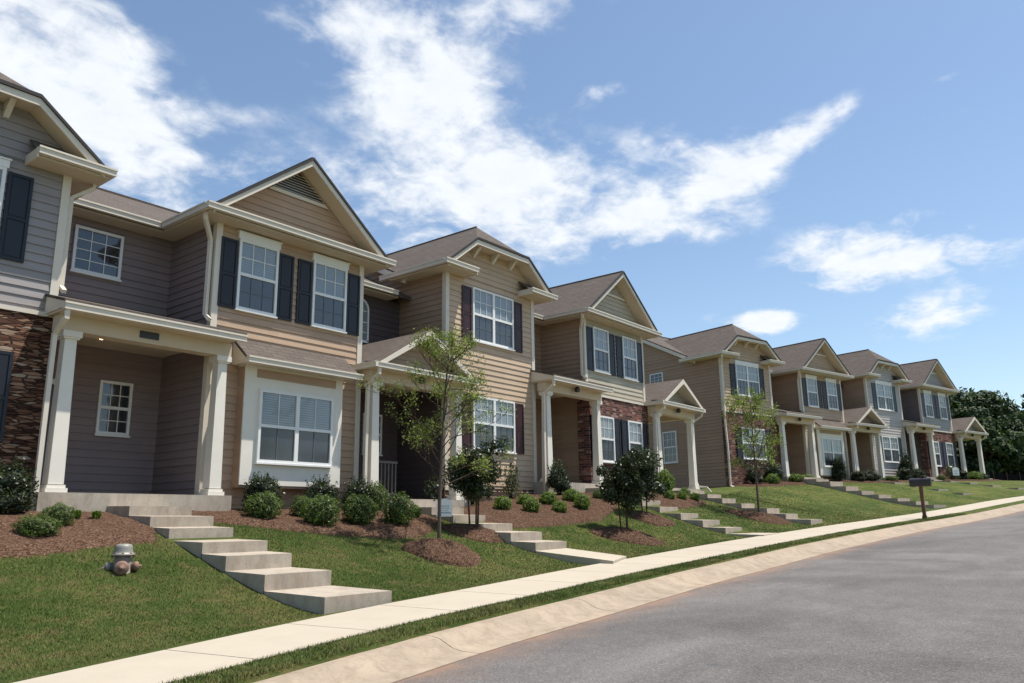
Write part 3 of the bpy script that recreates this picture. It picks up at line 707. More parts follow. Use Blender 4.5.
    def rake(xa, za_, xb, zb_):
        t.ext([(xa, y0, za_-.055), (xb, y0, zb_-.055), (xb, y0, zb_-d-.06), (xa, y0, za_-d-.06)], (0, .03, 0))
        dr.ext([(xa, y0-.03, za_+.012), (xb, y0-.03, zb_+.012), (xb, y0-.03, zb_-.05), (xa, y0-.03, za_-.05)], (0, .065, 0))
    def sof(xa, za_, xb, zb_):
        s_.ext([(xa, F, za_-.1), (xb, F, zb_-.1), (xb, F, zb_-.125), (xa, F, za_-.125)], (0, OH, 0))
    s_ = MB()
    if gable:
        rake(lx+.06, e+.05, c, za); rake(c, za, rx-.06, e+.05); sof(lx+.15, e+.12, c, za); sof(c, za, rx-.15, e+.12)
        s_.box(lx, rx, F, -.0, 5.38, 5.415); s_.box(lx+.02, rx-.02, F, F+.02, 5.4, 5.53)
    else:
        rake(lx+.06, e+.05, bl, zb); rake(bl, zb, br, zb); rake(br, zb, rx-.06, e+.05); sof(lx+.15, e+.12, bl, zb); sof(bl, zb, br, zb); sof(br, zb, rx-.15, e+.12)
        s_.box(lx, .70, F, 0, 5.38, 5.415); s_.box(PW-.70, rx, F, 0, 5.38, 5.415); t.box(.68, .71, F-.05, 0, 5.36, 5.52); t.box(PW-.71, PW-.68, F-.05, 0, 5.36, 5.52)
    s_.box(lx, 0, 0, 1.7, 5.38, 5.415); s_.box(PW, rx, 0, 1.7, 5.38, 5.415)
    if not end: s_.box(rx, pitch-.46, 1.32, 1.75, 5.38, 5.415)
    s_.build('soffit', SOFF, root)
    if endl:
        t.ext([(-.24, 1.3, 5.44), (-.24, 5.95, zr-.05), (-.24, 5.95, zr-.22), (-.24, 1.3, 5.27)], (.03, 0, 0)); t.ext([(-.24, 5.95, zr-.05), (-.24, 10.55, 5.46), (-.24, 10.55, 5.29), (-.24, 5.95, zr-.22)], (.03, 0, 0))
        t.ext([(-.21, 1.5, 5.50), (-.21, 5.95, zr-.1), (-.21, 5.95, zr-.12), (-.21, 1.5, 5.48)], (.21, 0, 0))
    if end: t.ext([(PW+.21, 1.3, 5.44), (PW+.21, 5.95, zr-.05), (PW+.21, 5.95, zr-.22), (PW+.21, 1.3, 5.27)], (.03, 0, 0))
    t.build('rake_board', TRIM, root); dr.build('drip_edge', DRIP, root)
    g = MB()
    if gable: gutter_box(g, lx-.10, rx+.10, F-.11, F-.005)
    else: gutter_box(g, lx-.10, .70, F-.11, F-.005)
    gutter_box(g, lx-.10, lx, F-.01, (1.25 if not endl else 2.0))
    if not gable: g.build('gutter', TRIM, root); g = MB(); gutter_box(g, PW-.70, rx+.10, F-.11, F-.005)
    g.box(rx, rx+.10, F-.01, 1.25, 5.42, 5.54); g.build('gutter', TRIM, root)
    if not end: g = MB(); gutter_box(g, rx+.1, pitch-.56, 1.2, 1.3); g.build('gutter', TRIM, root)
    if gable:
        zv = 6.55; hw = lambda z: (za-.17-z)/SL
        b = MB(); b.ext([(c-hw(zv)-.02, -.05, zv-.07), (c+hw(zv)+.02, -.05, zv-.07), (c+hw(zv)-.08, -.05, zv+.01), (c-hw(zv)+.08, -.05, zv+.01)], (0, .05, 0))
        vt = b.build('gable_vent', TRIM, root)
        b = MB(); z = zv+.03
        while z < za-.3:
            h_ = hw(z)-.04; b.poly([(c-h_, -.045, z), (c+h_, -.045, z), (c+h_-.03, -.018, z+.045), (c-h_+.03, -.018, z+.045)]); z += .06
        b.build('louvre', TRIM if front == 'tan' else gm, vt)
        b = MB(); b.ext([(c-hw(zv)+.05, -.03, zv+.01), (c+hw(zv)-.05, -.03, zv+.01), (c, -.03, za-.24)], (0, .008, 0)); b.build('louvre_backing', DARKM if front == 'tan' else gm, vt)
    else:
        for ux in (1.08, PW/2, PW-1.08):
            b = MB(); b.hexa([(ux-.045, -.05, 6.06), (ux+.045, -.05, 6.06), (ux+.045, 0, 6.06), (ux-.045, 0, 6.06)], [(ux-.045, -.30, zb-.13), (ux+.045, -.30, zb-.13), (ux+.045, 0, zb-.13), (ux-.045, 0, zb-.13)])
            b.build('knee_brace', TRIM, root)
    # --- windows
    sh = SHUT[shut]
    if gable:
        for (a, cc) in ((.48, 1.42), (2.33, 3.27)):
            window(root, FRONT, a, cc, 3.70, 5.18, 'double', header); shutter(root, FRONT, a-.40, a-.02, 3.68, 5.12, sh); shutter(root, FRONT, cc+.02, cc+.40, 3.68, 5.12, sh)
    else:
        window(root, FRONT, 1.02, 2.78, 3.70, 5.2, 'twin', header); shutter(root, FRONT, .60, .98, 3.68, 5.16, sh); shutter(root, FRONT, 2.82, 3.20, 3.68, 5.16, sh)
    o = .075 if base else 0
    if bay:
        bx0, bx1, bv = .66, 3.08, -.26
        b = MB(); b.box(bx0, bx1, bv, 0, .22, 2.55); bb = b.build('bay_window', COLM, root)
        b = MB(); b.box(bx0-.012, bx0, bv+.03, 0, .2, 2.52); b.box(bx0, bx1, bv+.02, 0, .17, .22); b.build('bay_cheek', SID['brown'], bb)
        Wb = Wall((0, bv), (1, 0), (0, -1))
        b = MB(); Wb.box(b, bx0+.26, bx1-.2, 2.33, 2.5, 0, .015); b.build('bay_frieze', gm, bb)
        window(root, Wb, .98, 2.80, .66, 2.1, 'twin', False, True, 0.0, cols=2, double_rows=1)
        b = MB(); b.slab([(bx0-.18, -.56, 2.66), (bx1+.2, -.56, 2.66), (bx1+.2, .0, 3.12), (bx0-.18, 0, 3.12)], .05); b.build('bay_roof', SHING, root)
        b = MB(); gutter_box(b, bx0-.2, bx1+.22, -.66, -.56, 2.53); b.box(bx0-.16, bx1+.18, -.56, -.0, 2.55, 2.6)
        for q in (bx0-.17, bx1+.16): b.ext([(q, -.54, 2.6), (q, -.02, 2.6), (q, -.02, 3.03)], (.03, 0, 0))
        b.build('bay_gutter', TRIM, root)
    elif gable:
        for (a, cc) in ((.48, 1.42), (2.33, 3.27)):
            window(root, FRONT, a, cc, .75, 2.22, 'double', False, True, o); shutter(root, FRONT, a-.40, a-.02, .74, 2.2, sh, o); shutter(root, FRONT, cc+.02, cc+.40, .74, 2.2, sh, o)
    else:
        window(root, FRONT, 1.02, 2.78, .77, 2.2, 'twin', False, True, o); shutter(root, FRONT, .60, .98, .76, 2.18, sh, o); shutter(root, FRONT, 2.82, 3.20, .76, 2.18, sh, o)
    # --- recess with its porch
    if not end:
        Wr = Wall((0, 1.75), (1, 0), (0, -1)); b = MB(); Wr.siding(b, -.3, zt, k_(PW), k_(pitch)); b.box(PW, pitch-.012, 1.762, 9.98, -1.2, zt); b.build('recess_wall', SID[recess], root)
        door(root, Wr, PW+.16, PW+1.02)
        window(root, Wr, PW+1.62, PW+2.26, 1.2, 2.24, 'double', False, True, dark=True)
        if recwin == 'square': window(root, Wr, PW+.86, PW+1.8, 4.28, 5.2, 'fixed', False, True)
        elif recwin == 'arch':
            x0, x1, z0, z1 = PW+1.1, PW+1.72, 4.1, 4.95; b = MB(); cx = (x0+x1)/2; r = (x1-x0)/2
            Wr.box(b, x0, x0+.05, z0, z1, 0, .06); Wr.box(b, x1-.05, x1, z0, z1, 0, .06); Wr.box(b, x0, x1, z0-.03, z0+.03, 0, .06)
            P = [(cx-r*math.cos(q*math.pi/12), z1+r*math.sin(q*math.pi/12)) for q in range(13)]; Q = [(cx-(r-.05)*math.cos(q*math.pi/12), z1+(r-.05)*math.sin(q*math.pi/12)) for q in range(13)]
            for i in range(12): b.ext([Wr.P(P[i][0], .06, P[i][1]), Wr.P(P[i+1][0], .06, P[i+1][1]), Wr.P(Q[i+1][0], .06, Q[i+1][1]), Wr.P(Q[i][0], .06, Q[i][1])], (0, .06, 0))
            wo = b.build('window', WHITE, root)
            b = MB(); b.ext([Wr.P(x0+.05, .028, z0+.03), Wr.P(x1-.05, .028, z0+.03)]+[Wr.P(q[0], .028, q[1]) for q in Q[::-1]], (0, .02, 0)); b.build('pane', GLT, wo)
            b = MB(); Wr.box(b, cx-.01, cx+.01, z0, z1+r-.05, .0, .043)
            for z in (4.35, 4.62, 4.92): Wr.box(b, x0+.05, x1-.05, z-.01, z+.01, 0, .041)
            b.build('grille', WHITE, wo)
        porch(root, PW, pitch, pkind, SID[pedsid or recess], False, lamp, plaque, rail, spout=('porch' in spout))
    else:
        door(root, WR, .55, 1.4)
        porch(root, PW+.05, PW+2.75, 'gable', SID[pedsid or front], True, spout=('porch' in spout))
    if side_win:
        wz = 7.15-1.95; Wv = lambda v: 10-v
        window(root, WL, 10-4.33, 10-3.48, 4.50, 5.22, 'fixed', False, True)
        window(root, WL, 10-3.7, 10-2.85, .76, 2.26, 'double', False, True, dark=True)
    if 'corner_ground' in spout: downspout(root, [(-.42, -.42, 5.44), (-.42, -.42, 5.3), (-.12, -.10, 5.0), (-.12, -.10, 2.4), (-.14, -.16, 1.2), (-.14, -.16, -.45), (-.2, -.4, -.55)])
    if 'corner' in spout: downspout(root, [(-.42, -.25, 5.44), (-.42, -.25, 5.3), (-.11, .05, 5.0), (-.11, .05, 3.48), (-.11, -.12, 3.34)])
    if 'right' in spout: downspout(root, [(PW+.42, 0.0, 5.44), (PW+.42, 0, 5.3), (PW+.1, .07, 5.05), (PW+.1, .07, 3.45), (PW+.1, -.08, 3.33)])
    return root

Y1 = 14.0
house('townhouse', (1.53, Y1, .56), 0, 'clip', 'grey', 'grey', 'mauve', 'navy', 6.60, 'grey townhouse with brown ledge stone base at the left edge', base=STONE, endl=True, header=True, lamp=True, plaque=True, spout=('porch', 'right'))
house('townhouse', (8.13, Y1, .56), 0, 'gable', 'tan', 'mauve', 'darkplum', 'ink', 6.61, 'tan townhouse with pointed louvred gable and white box bay window', bay=True, header=True, pkind='gable', recwin='arch', rail=True, spout=('porch', 'corner'), pedsid='khaki')
house('townhouse', (14.74, Y1, 1.12), 0, 'clip', 'beige', 'brown', 'brown', 'maroon', 6.51, 'beige townhouse with clipped gable and dark maroon shutters', endl=True, header=False, spout=('porch',), side_low='darkplum')  # lower side wall clad in its own darker siding
house('townhouse', (21.25, Y1, 1.12), 0, 'gable', 'sage', 'brown', 'sage', 'navy', 6.5, 'sage green townhouse with red brick base, paired navy shutters and a pedimented end porch', base=BRICK, end=True, header=False, spout=('porch', 'corner'))
def hb2(u, lvl, *a, **k):
    x, y = bp(u, 0); return house('townhouse', (x, y, lvl), A2, *a, **k)
hb2(0.0, 1.94, 'clip', 'ochre', 'umber', 'umber', 'navy', 6.35, 'brown townhouse with clipped gable and brick base, its long side wall facing the camera', base=BRICK, endl=True, side_win=True, spout=('corner_ground',))
hb2(6.35, 1.88, 'gable', 'khaki', 'umber', 'taupe', 'black', 6.45, 'khaki townhouse with pointed gable and box bay in the far building', bay=True, pkind='gable', recwin=None, spout=('corner', 'porch'))
hb2(12.8, 2.25, 'clip', 'bluegrey', 'brown', 'plum', 'teal', 6.2, 'pale blue grey townhouse with clipped gable and teal shutters in the far building', endl=True, recwin=None, spout=('porch',))
hb2(19.0, 2.22, 'gable', 'ash', 'plum', 'ash', 'slate', 6.5, 'grey townhouse at the far end of the row beside the woods', base=BRICK, end=True, spout=('porch',))

# ------------------------------------------------------------------ garden steps
def flight(x, ys, tops, w_, label, u=None, last=None):
    """ys: front edge of every tread (towards the street), tops: heights; built in the local frame of its building"""
    rz = 0 if u is None else A2
    root = empty('garden_steps', (0, 0, 0), rz); tag(root, label, 'steps', 'concrete steps from porch to sidewalk')
    prev = None
    for i, (y, z) in enumerate(zip(ys, tops)):
        yb = ys[i-1]+.02 if i else y+1.1
        b = MB(); sag = .022
        b.hexa([(x, y, z-.55), (x+w_, y, z-.55), (x+w_, yb, z-.55), (x, yb, z-.55)], [(x, y, z-sag), (x+w_, y, z-sag), (x+w_, yb, z+.0), (x, yb, z+.0)])
        b.build('step', STEPC, root, bevel=.012)
    if last:
        b = MB(); b.hexa([(p[0], p[1], p[2]-.3) for p in last], last); b.build('landing', WALKC, root)
    return root
flight(6.22, [12.7, 12.02, 11.44, 10.52, 9.92, 9.02, 7.82], [.36, .19, 0.01, -.185, -.36, -.575, -.795], 1.05, 'wide run of seven pale concrete steps beside the fire hydrant')
flight(12.85, [12.6, 11.95, 11.18, 10.38, 9.76], [.38, .2, .01, -.17, -.36], 1.05, 'concrete steps from the pedimented porch past the white yard sign, ending in a long landing', last=[(12.85, 8.0, -.70), (13.9, 8.35, -.66), (13.9, 9.78, -.52), (12.85, 9.78, -.54)])
flight(20.22, [12.6, 12.0, 11.55, 11.01, 10.38, 9.75, 9.12], [.98, .79, .60, .40, .21, .02, -.18], 1.05, 'concrete steps behind the middle crape myrtles, below the maroon shuttered house', last=[(20.22, 8.1, -.385), (21.27, 8.1, -.355), (21.27, 9.14, -.345), (20.22, 9.14, -.35)])
flight(24.95, [12.4, 11.8, 11.29, 10.65, 9.83, 9.25, 8.5], [1.0, .86, .71, .53, .36, .18, 0.0], 1.05, 'concrete steps from the pedimented end porch, running behind the second young tree')
flight(33.66, [21.2, 20.6, 19.92, 19.2, 18.49, 17.75, 16.95, 16.2, 15.5], [1.9, 1.78, 1.64, 1.4, 1.17, .98, .81, .66, .50], 1.05, 'long run of concrete steps behind the mailbox', u=1)
def flush(u, vs): return [gz(u*CA-v*SA, u*SA+v*CA)+.10 for v in vs]
flight(40.2, [21.2, 20.3, 19.3, 18.2, 17.1], flush(40.7, [21.2, 20.3, 19.3, 18.2, 17.1]), 1.05, 'weathered steps sunk in the lawn right of the mailbox', u=1)
flight(46.4, [21.2, 20.3, 19.3, 18.2, 17.0], flush(46.9, [21.2, 20.3, 19.3, 18.2, 17.0]), 1.05, 'farthest flush steps in the lawn by the end of the row', u=1)

# ------------------------------------------------------------------ foliage
def leaves(pts, size, name, mat, parent, aspect=.55, seed=1, up=.35, nrm=None):
    rs = np.random.RandomState(seed); n = len(pts); P = np.asarray(pts, float)
    d = rs.normal(size=(n, 3)); d[:, 2] += up
    if nrm is not None: d = d*.75+np.asarray(nrm)*1.1
    d /= np.linalg.norm(d, axis=1)[:, None]
    t = rs.normal(size=(n, 3)); t -= (t*d).sum(1)[:, None]*d; t /= np.linalg.norm(t, axis=1)[:, None]
    b = np.cross(d, t); s = size*rs.uniform(.6, 1.3, n)[:, None]
    A = P-t*s; B = P+b*s*aspect-d*s*.12; Cc = P+t*s; D = P-b*s*aspect-d*s*.12
    V = np.stack([A, B, Cc, D], 1).reshape(-1, 3)
    me = bpy.data.meshes.new(name); me.vertices.add(4*n); me.vertices.foreach_set('co', V.ravel())
    me.loops.add(4*n); me.loops.foreach_set('vertex_index', np.arange(4*n)); me.polygons.add(n)
    me.polygons.foreach_set('loop_start', np.arange(0, 4*n, 4)); me.polygons.foreach_set('loop_total', np.full(n, 4)); me.update(calc_edges=True); me.validate()
    me.materials.append(mat); o = bpy.data.objects.new(name, me); C.objects.link(o)
    if parent is not None: o.parent = parent
    return o
LBOX = leaf_mat('boxwood_leaf', (.035, .065, .014), (.16, .21, .055), .3)
LDARK = leaf_mat('holly_leaf', (.012, .021, .009), (.050, .070, .024), .2, .4)
LBRIGHT = leaf_mat('bright_leaf', (.06, .11, .015), (.20, .27, .05), .35)
LOLIVE = leaf_mat('azalea_leaf', (.035, .045, .018), (.13, .14, .06), .3)
LTREE = leaf_mat('young_tree_leaf', (.09, .115, .035), (.27, .29, .11), .5)
LFAR = leaf_mat('woodland_leaf', (.018, .034, .014), (.065, .095, .032), .2, .7)
LFAR2 = leaf_mat('woodland_leaf_light', (.022, .040, .014), (.07, .10, .03), .2, .7)
TWIG = material('twig_bark', (.07, .045, .032), .9, .2, 20)
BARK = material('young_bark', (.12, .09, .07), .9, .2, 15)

def shrub_proto(kind, seed):
    """unit shrub: about 1 wide, 1 high, standing on z=0"""
    rs = np.random.RandomState(seed); root = empty('shrub', (0, 0, -50))
    if kind == 'box': n, mat, sz, col = 2600, LBOX, .026, 'b'
    if kind == 'bright': n, mat, sz, col = 1500, LBRIGHT, .042, 'b'
    if kind == 'dark': n, mat, sz, col = 4200, LDARK, .032, 'b'
    if kind == 'loose': n, mat, sz, col = 700, LOLIVE, .045, 'b'
    if kind == 'tuft': n = 0
    if kind == 'tuft':
        b = MB()
        for i in range(90):
            a = rs.uniform(0, 6.28); r = rs.uniform(.15, .5); h = rs.uniform(.6, 1.05); x, y = .06*math.cos(a), .06*math.sin(a)
            X, Y = r*math.cos(a), r*math.sin(a); t = (-math.sin(a)*.025, math.cos(a)*.025)
            b.poly([(x-t[0], y-t[1], 0), (x+t[0], y+t[1], 0), ((x+X)/2+t[0], (y+Y)/2+t[1], h*.8), ((x+X)/2-t[0], (y+Y)/2-t[1], h*.8)]); b.poly([((x+X)/2-t[0], (y+Y)/2-t[1], h*.8), ((x+X)/2+t[0], (y+Y)/2+t[1], h*.8), (X, Y, h*.85)])
        b.build('foliage', LBRIGHT, root); return root
    if kind in ('box', 'bright'):
        n = 5200 if kind == 'box' else 2600; sz = .026 if kind == 'box' else .040; ph = rs.uniform(0, 6.28, 6); pts, nr = [], []
        while len(pts) < n:
            d = rs.normal(size=3); d /= np.linalg.norm(d); k = .45+.05*math.sin(4*d[0]+ph[0])*math.sin(5*d[2]+ph[1])+.045*math.sin(7*d[1]+ph[2]+2*d[0])+.035*math.sin(11*d[0]+9*d[2]+ph[3])+.03*math.sin(17*d[1]+13*d[0]+ph[4])
            k *= 1-.16*rs.uniform()**2.2; q = np.array([d[0]*k, d[1]*k, .46+d[2]*k*1.02])
            if q[2] < .04: continue
            if rs.uniform() < .10: q = q+d*rs.uniform(.01, .09)
            pts.append(q); nr.append(d)
        leaves(pts, sz, 'foliage', mat, root, seed=seed, nrm=nr)
        b = MB(); b.lathe((0, 0, .44), [(.10, -.38), (.24, -.28), (.31, -.05), (.29, .15), (.17, .28), (.04, .38)], 12)  # dark core: shade deep inside the foliage put into its colour
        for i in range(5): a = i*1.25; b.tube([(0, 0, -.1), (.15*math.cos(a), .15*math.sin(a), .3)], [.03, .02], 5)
        b.build('stem', material('inner_shade_twigs_'+kind, (.02, .028, .010), .95), root); return root
    # lobes
    lobes = []
    for i in range(16 if kind != 'loose' else 12):
        a = rs.uniform(0, 6.28); r = rs.uniform(.05, .30); lobes.append((r*math.cos(a), r*math.sin(a), rs.uniform(.30, .78), rs.uniform(.17, .26)))
    for i in range(9): a = i*.698; lobes.append((.27*math.cos(a), .27*math.sin(a), rs.uniform(.2, .4), .2))
    pts, nr = [], []
    while len(pts) < n:
        L = lobes[rs.randint(len(lobes))]; d = rs.normal(size=3); d /= np.linalg.norm(d); rr = L[3]*rs.uniform(.72, 1.08)
        p = np.array(L[:3])+d*rr*np.array([1, 1, .95])
        if p[2] < .03: continue
        if kind == 'loose' and rs.uniform() < .2: p = p+d*.1
        pts.append(p); nr.append(d)
    # stray shoots
    for i in range(26 if kind != 'box' else 12):
        a = rs.uniform(0, 6.28); e = rs.uniform(.5, 1.4); c = np.array([math.cos(a)*math.cos(e)*.42, math.sin(a)*math.cos(e)*.42, .45+.45*math.sin(e)])
        for k in range(6): pts.append(c*(1+.03*k)+rs.normal(size=3)*.012); nr.append(c)
    leaves(pts, sz*.95, 'foliage', mat, root, seed=seed, nrm=nr)
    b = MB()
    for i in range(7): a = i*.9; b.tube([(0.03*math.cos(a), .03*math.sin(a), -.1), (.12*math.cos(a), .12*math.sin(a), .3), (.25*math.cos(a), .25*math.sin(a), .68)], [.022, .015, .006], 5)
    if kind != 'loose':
        for L in lobes[:]: b.lathe((L[0], L[1], L[2]), [(L[3]*.25, -L[3]*.6), (L[3]*.62, -L[3]*.25), (L[3]*.66, .05*L[3]), (L[3]*.25, L[3]*.6)], 7)  # near-black lobes paint the shade behind the leaves
    b.build('stem', material('inner_shade_twigs_'+kind, (.012, .016, .008), .95), root)
    return root
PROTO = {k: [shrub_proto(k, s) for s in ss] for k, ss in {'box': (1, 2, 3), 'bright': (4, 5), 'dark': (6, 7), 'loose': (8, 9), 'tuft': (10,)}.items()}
USED = set()
def plant(kind, x, y, wd, h, label, name='shrub', grp='shrubs planted in the mulch beds', dz=.04):
    ps = PROTO[kind]; k = rnd.randrange(len(ps)); p = ps[k]
    if (kind, k) in USED: o = copy_tree(p)
    else: USED.add((kind, k)); o = p
    o.name = name; o.location = (x, y, gz(x, y)+dz-.03); o.scale = (wd*1.04, wd*1.0, h*1.05); o.rotation_euler = (0, 0, rnd.uniform(0, 6.28)); tag(o, label, 'shrub', grp); return o
SH = [
 ('dark', 4.55, 13.0, .85, .80, 'big dark round shrub against the stone wall left of the first porch'),
 ('dark', 3.75, 12.3, .55, .5, 'dark shrub cut by the left edge of the photo'),
 ('box', 4.91, 12.05, .42, .34, 'small round boxwood at the foot of the first porch slab'),
 ('box', 4.47, 11.55, .54, .30, 'low spreading boxwood nearest the lawn at the left'),
 ('tuft', 5.33, 12.45, .3, .2, 'left of two little grassy tufts under the first porch'),
 ('tuft', 5.58, 12.38, .28, .2, 'right of two little grassy tufts, nearer the steps'),
 ('dark', 8.95, 13.2, .8, .74, 'spiky dark shrub under the left corner of the white bay window'),
 ('dark', 10.35, 13.25, .8, .74, 'spiky dark shrub under the middle of the white bay window'),
 ('dark', 11.35, 13.3, .75, .74, 'spiky dark shrub at the right end of the white bay window'),
 ('box', 8.46, 12.45, .66, .48, 'leftmost boxwood ball in the front row, beside the wide steps'),
 ('box', 9.38, 12.5, .5, .42, 'boxwood half hidden behind the larger ball below the bay window'),
 ('box', 9.29, 11.88, .68, .55, 'full boxwood ball in front, below the middle of the bay window'),
 ('box', 10.2, 11.88, .68, .58, 'boxwood ball below the right side of the bay window'),
 ('box', 11.12, 11.8, .66, .64, 'rightmost and tallest boxwood ball before the first young tree'),
 ('box', 11.72, 13.15, .50, .66, 'upright globe shrub at the foot of the pediment porch downspout'),
 ('bright', 12.05, 12.3, .28, .30, 'tiny light green shrub below the pediment porch slab'),
 ('loose', 15.2, 13.5, .62, 1.0, 'thin leggy shrub against beige siding right of the crape myrtle'),
 ('loose', 16.75, 13.5, .62, .92, 'thin leggy shrub beside the column of the maroon shuttered house'),
 ('dark', 18.3, 13.05, .75, .98, 'large round camellia in front of the second shed porch'),
 ('bright', 15.3, 12.6, .44, .36, 'light green mound alone, right of the near crape myrtle stems'),
 ('bright', 16.3, 12.68, .42, .30, 'upper one of the leftmost light green pair in the beige house bed'),
 ('bright', 15.77, 12.08, .43, .38, 'lower one of the leftmost light green pair in the beige house bed'),
 ('bright', 16.91, 12.4, .46, .36, 'light green mound below the large round camellia, to its left'),
 ('bright', 16.53, 11.78, .38, .31, 'light green mound nearest the lawn in the beige house bed'),
 ('bright', 17.84, 12.32, .44, .36, 'light green mound touching the foot of the second shed porch'),
 ('bright', 17.45, 11.72, .42, .42, 'darker fuller green mound at the right end of the beige house bed'),
 ('box', 19.1, 12.3, .3, .3, 'small shrub behind the left crown of the middle crape myrtles'),
 ('box', 19.75, 12.15, .4, .3, 'low shrub between the middle crape myrtles and the brick base'),
 ('bright', 23.45, 12.55, .66, .82, 'tall bright green bush left of the end porch columns'),
 ('bright', 22.5, 11.88, .34, .31, 'left of the small green mounds under the end porch'),
 ('bright', 23.2, 11.83, .33, .30, 'middle of the small green mounds under the end porch'),
 ('bright', 24.7, 12.5, .3, .28, 'small green mound tucked behind against the end porch slab'),
 ('bright', 23.73, 11.66, .34, .29, 'right of the small green mounds under the end porch'),
]
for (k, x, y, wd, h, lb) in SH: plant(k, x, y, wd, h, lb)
FARSH = [('dark', 1.2, -.5, .9, .85, 'shrub under the brick wall left of the second young tree'), ('bright', 1.95, -.9, .6, .5, 'light green shrub directly behind the second young tree trunk'), ('dark', 2.7, -.45, 1.0, .95, 'tall dark shrub by the brick wall right of the second young tree'),
 ('bright', 3.7, -.95, .7, .42, 'low green shrub in front of the far building first porch'), ('bright', 4.6, -.95, .7, .38, 'second low green shrub along the far building first porch slab'),
 ('dark', 8.2, -.55, .85, 1.25, 'dark upright shrub covering the left half of the far bay window'), ('dark', 8.9, -1.1, .85, .55, 'left low hedge shrub under the far bay window'), ('dark', 9.7, -1.1, .85, .58, 'middle low hedge shrub under the far bay window'), ('dark', 10.4, -1.1, .85, .62, 'right low hedge shrub beside the far pedimented porch'),
 ('box', 12.0, -1.2, .8, .3, 'low shrub in front of the far pedimented porch'), ('dark', 15.0, -.6, .85, 1.6, 'tall narrow dark shrub beside the teal shuttered house window'), ('dark', 14.2, -.8, .9, .7, 'dark shrub left of the tall narrow one by the teal shuttered house'), ('dark', 15.9, -.8, 1.0, .75, 'dark shrub right of the tall narrow one by the teal shuttered house'),
 ('box', 18.2, -1.0, .5, .35, 'small round shrub before the last shed porch'), ('loose', 20.6, -.6, .9, .9, 'reddish leggy shrub before the last brick wall'), ('dark', 21.8, -.6, .9, .6, 'dark low shrub before the last brick wall'), ('bright', 22.9, -.9, .9, .55, 'green shrub at the foot of the last end porch'), ('dark', 24.0, -.9, .8, .45, 'last low shrub at the far end porch')]
for (k, u, v, wd, h, lb) in FARSH:
    x, y = bp(u, v); plant(k, x, y, wd, h, lb)

def grow(b, p, d, L, r, depth, rs, tips, bend=.25, kids=3, spread=.6, ratio=.68):
    pts = [p]; q = p.copy(); dd = d.copy(); n = 5
    for i in range(n):
        dd = (dd+Vector(rs.normal(size=3)*bend*.3)+Vector((0, 0, .05))).normalized(); q = q+dd*(L/n); pts.append(q.copy())
    b.tube(pts, [r*(1-.5*i/n) for i in range(n+1)], 6 if r > .01 else 4, cap=False)
    if depth == 0: tips += [(pts[k], dd) for k in range(2, n+1)]; return
    for k in range(kids):
        i = int(2+(n-2)*(k+1)/kids*rs.uniform(.7, 1)); i = min(n, i)
        nd = (dd*(1-spread)+Vector(rs.normal(size=3))*spread*.75+Vector((0, 0, .2))).normalized(); grow(b, pts[i], nd, L*ratio*rs.uniform(.7, 1.1), r*.5, depth-1, rs, tips, bend, kids, spread, ratio)
    if depth <= 2: tips += [(pts[-1], dd)]

def young_tree(x, y, H, seed, label, lean=(.03, 0), crown=(.95, 1.3), nl=3200, size=.035):
    rs = np.random.RandomState(seed); root = empty('young_tree', (x, y, gz(x, y)+.2)); tag(root, label, 'tree', 'young street trees on the lawn')
    tr = MB(); pts = [Vector((lean[0]*z*z/2, lean[1]*z*z/2, z-.3)) for z in np.linspace(0, H*1.0, 12)]
    tr.tube(pts, [.038*(1-.82*i/11)+.004 for i in range(12)], 8); tips = []; br = MB()
    for k in range(26):
        t = .30+.66*k/26; i = t*11; p = pts[int(i)].lerp(pts[min(11, int(i)+1)], i-int(i)); a = k*2.4+rs.uniform(-.4, .4); e = R(rs.uniform(20, 55))
        L = crown[0]*(.45+.55*math.sin(math.pi*min(1, (t-.22)/.8)**.8))*rs.uniform(.6, 1.05)*(1.05-t*.55)
        grow(br, p, Vector((math.cos(a)*math.cos(e), math.sin(a)*math.cos(e), math.sin(e))), L, .011, 2, rs, tips, .5, 3, .5, .5)
    tr.build('trunk', BARK, root, smooth=True); br.build('branches', TWIG, root)
    P = []
    for i in range(nl):
        p, d = tips[rs.randint(len(tips))]; P.append(np.array(p)+rs.normal(size=3)*.055)
    leaves(P, size, 'crown', LTREE, root, aspect=.45, seed=seed); return root
young_tree(10.82, 10.42, 4.0, 21, 'slender young tree with sparse light leaves in the mulch mound nearest the camera', (.015, -.019), (2.1, 1.2), 9500, .024)
young_tree(24.6, 9.95, 3.7, 33, 'young tree rising from the wide mulch ring in front of the far brick house', (.0, .0), (2.0, 1.2), 6000, .033)

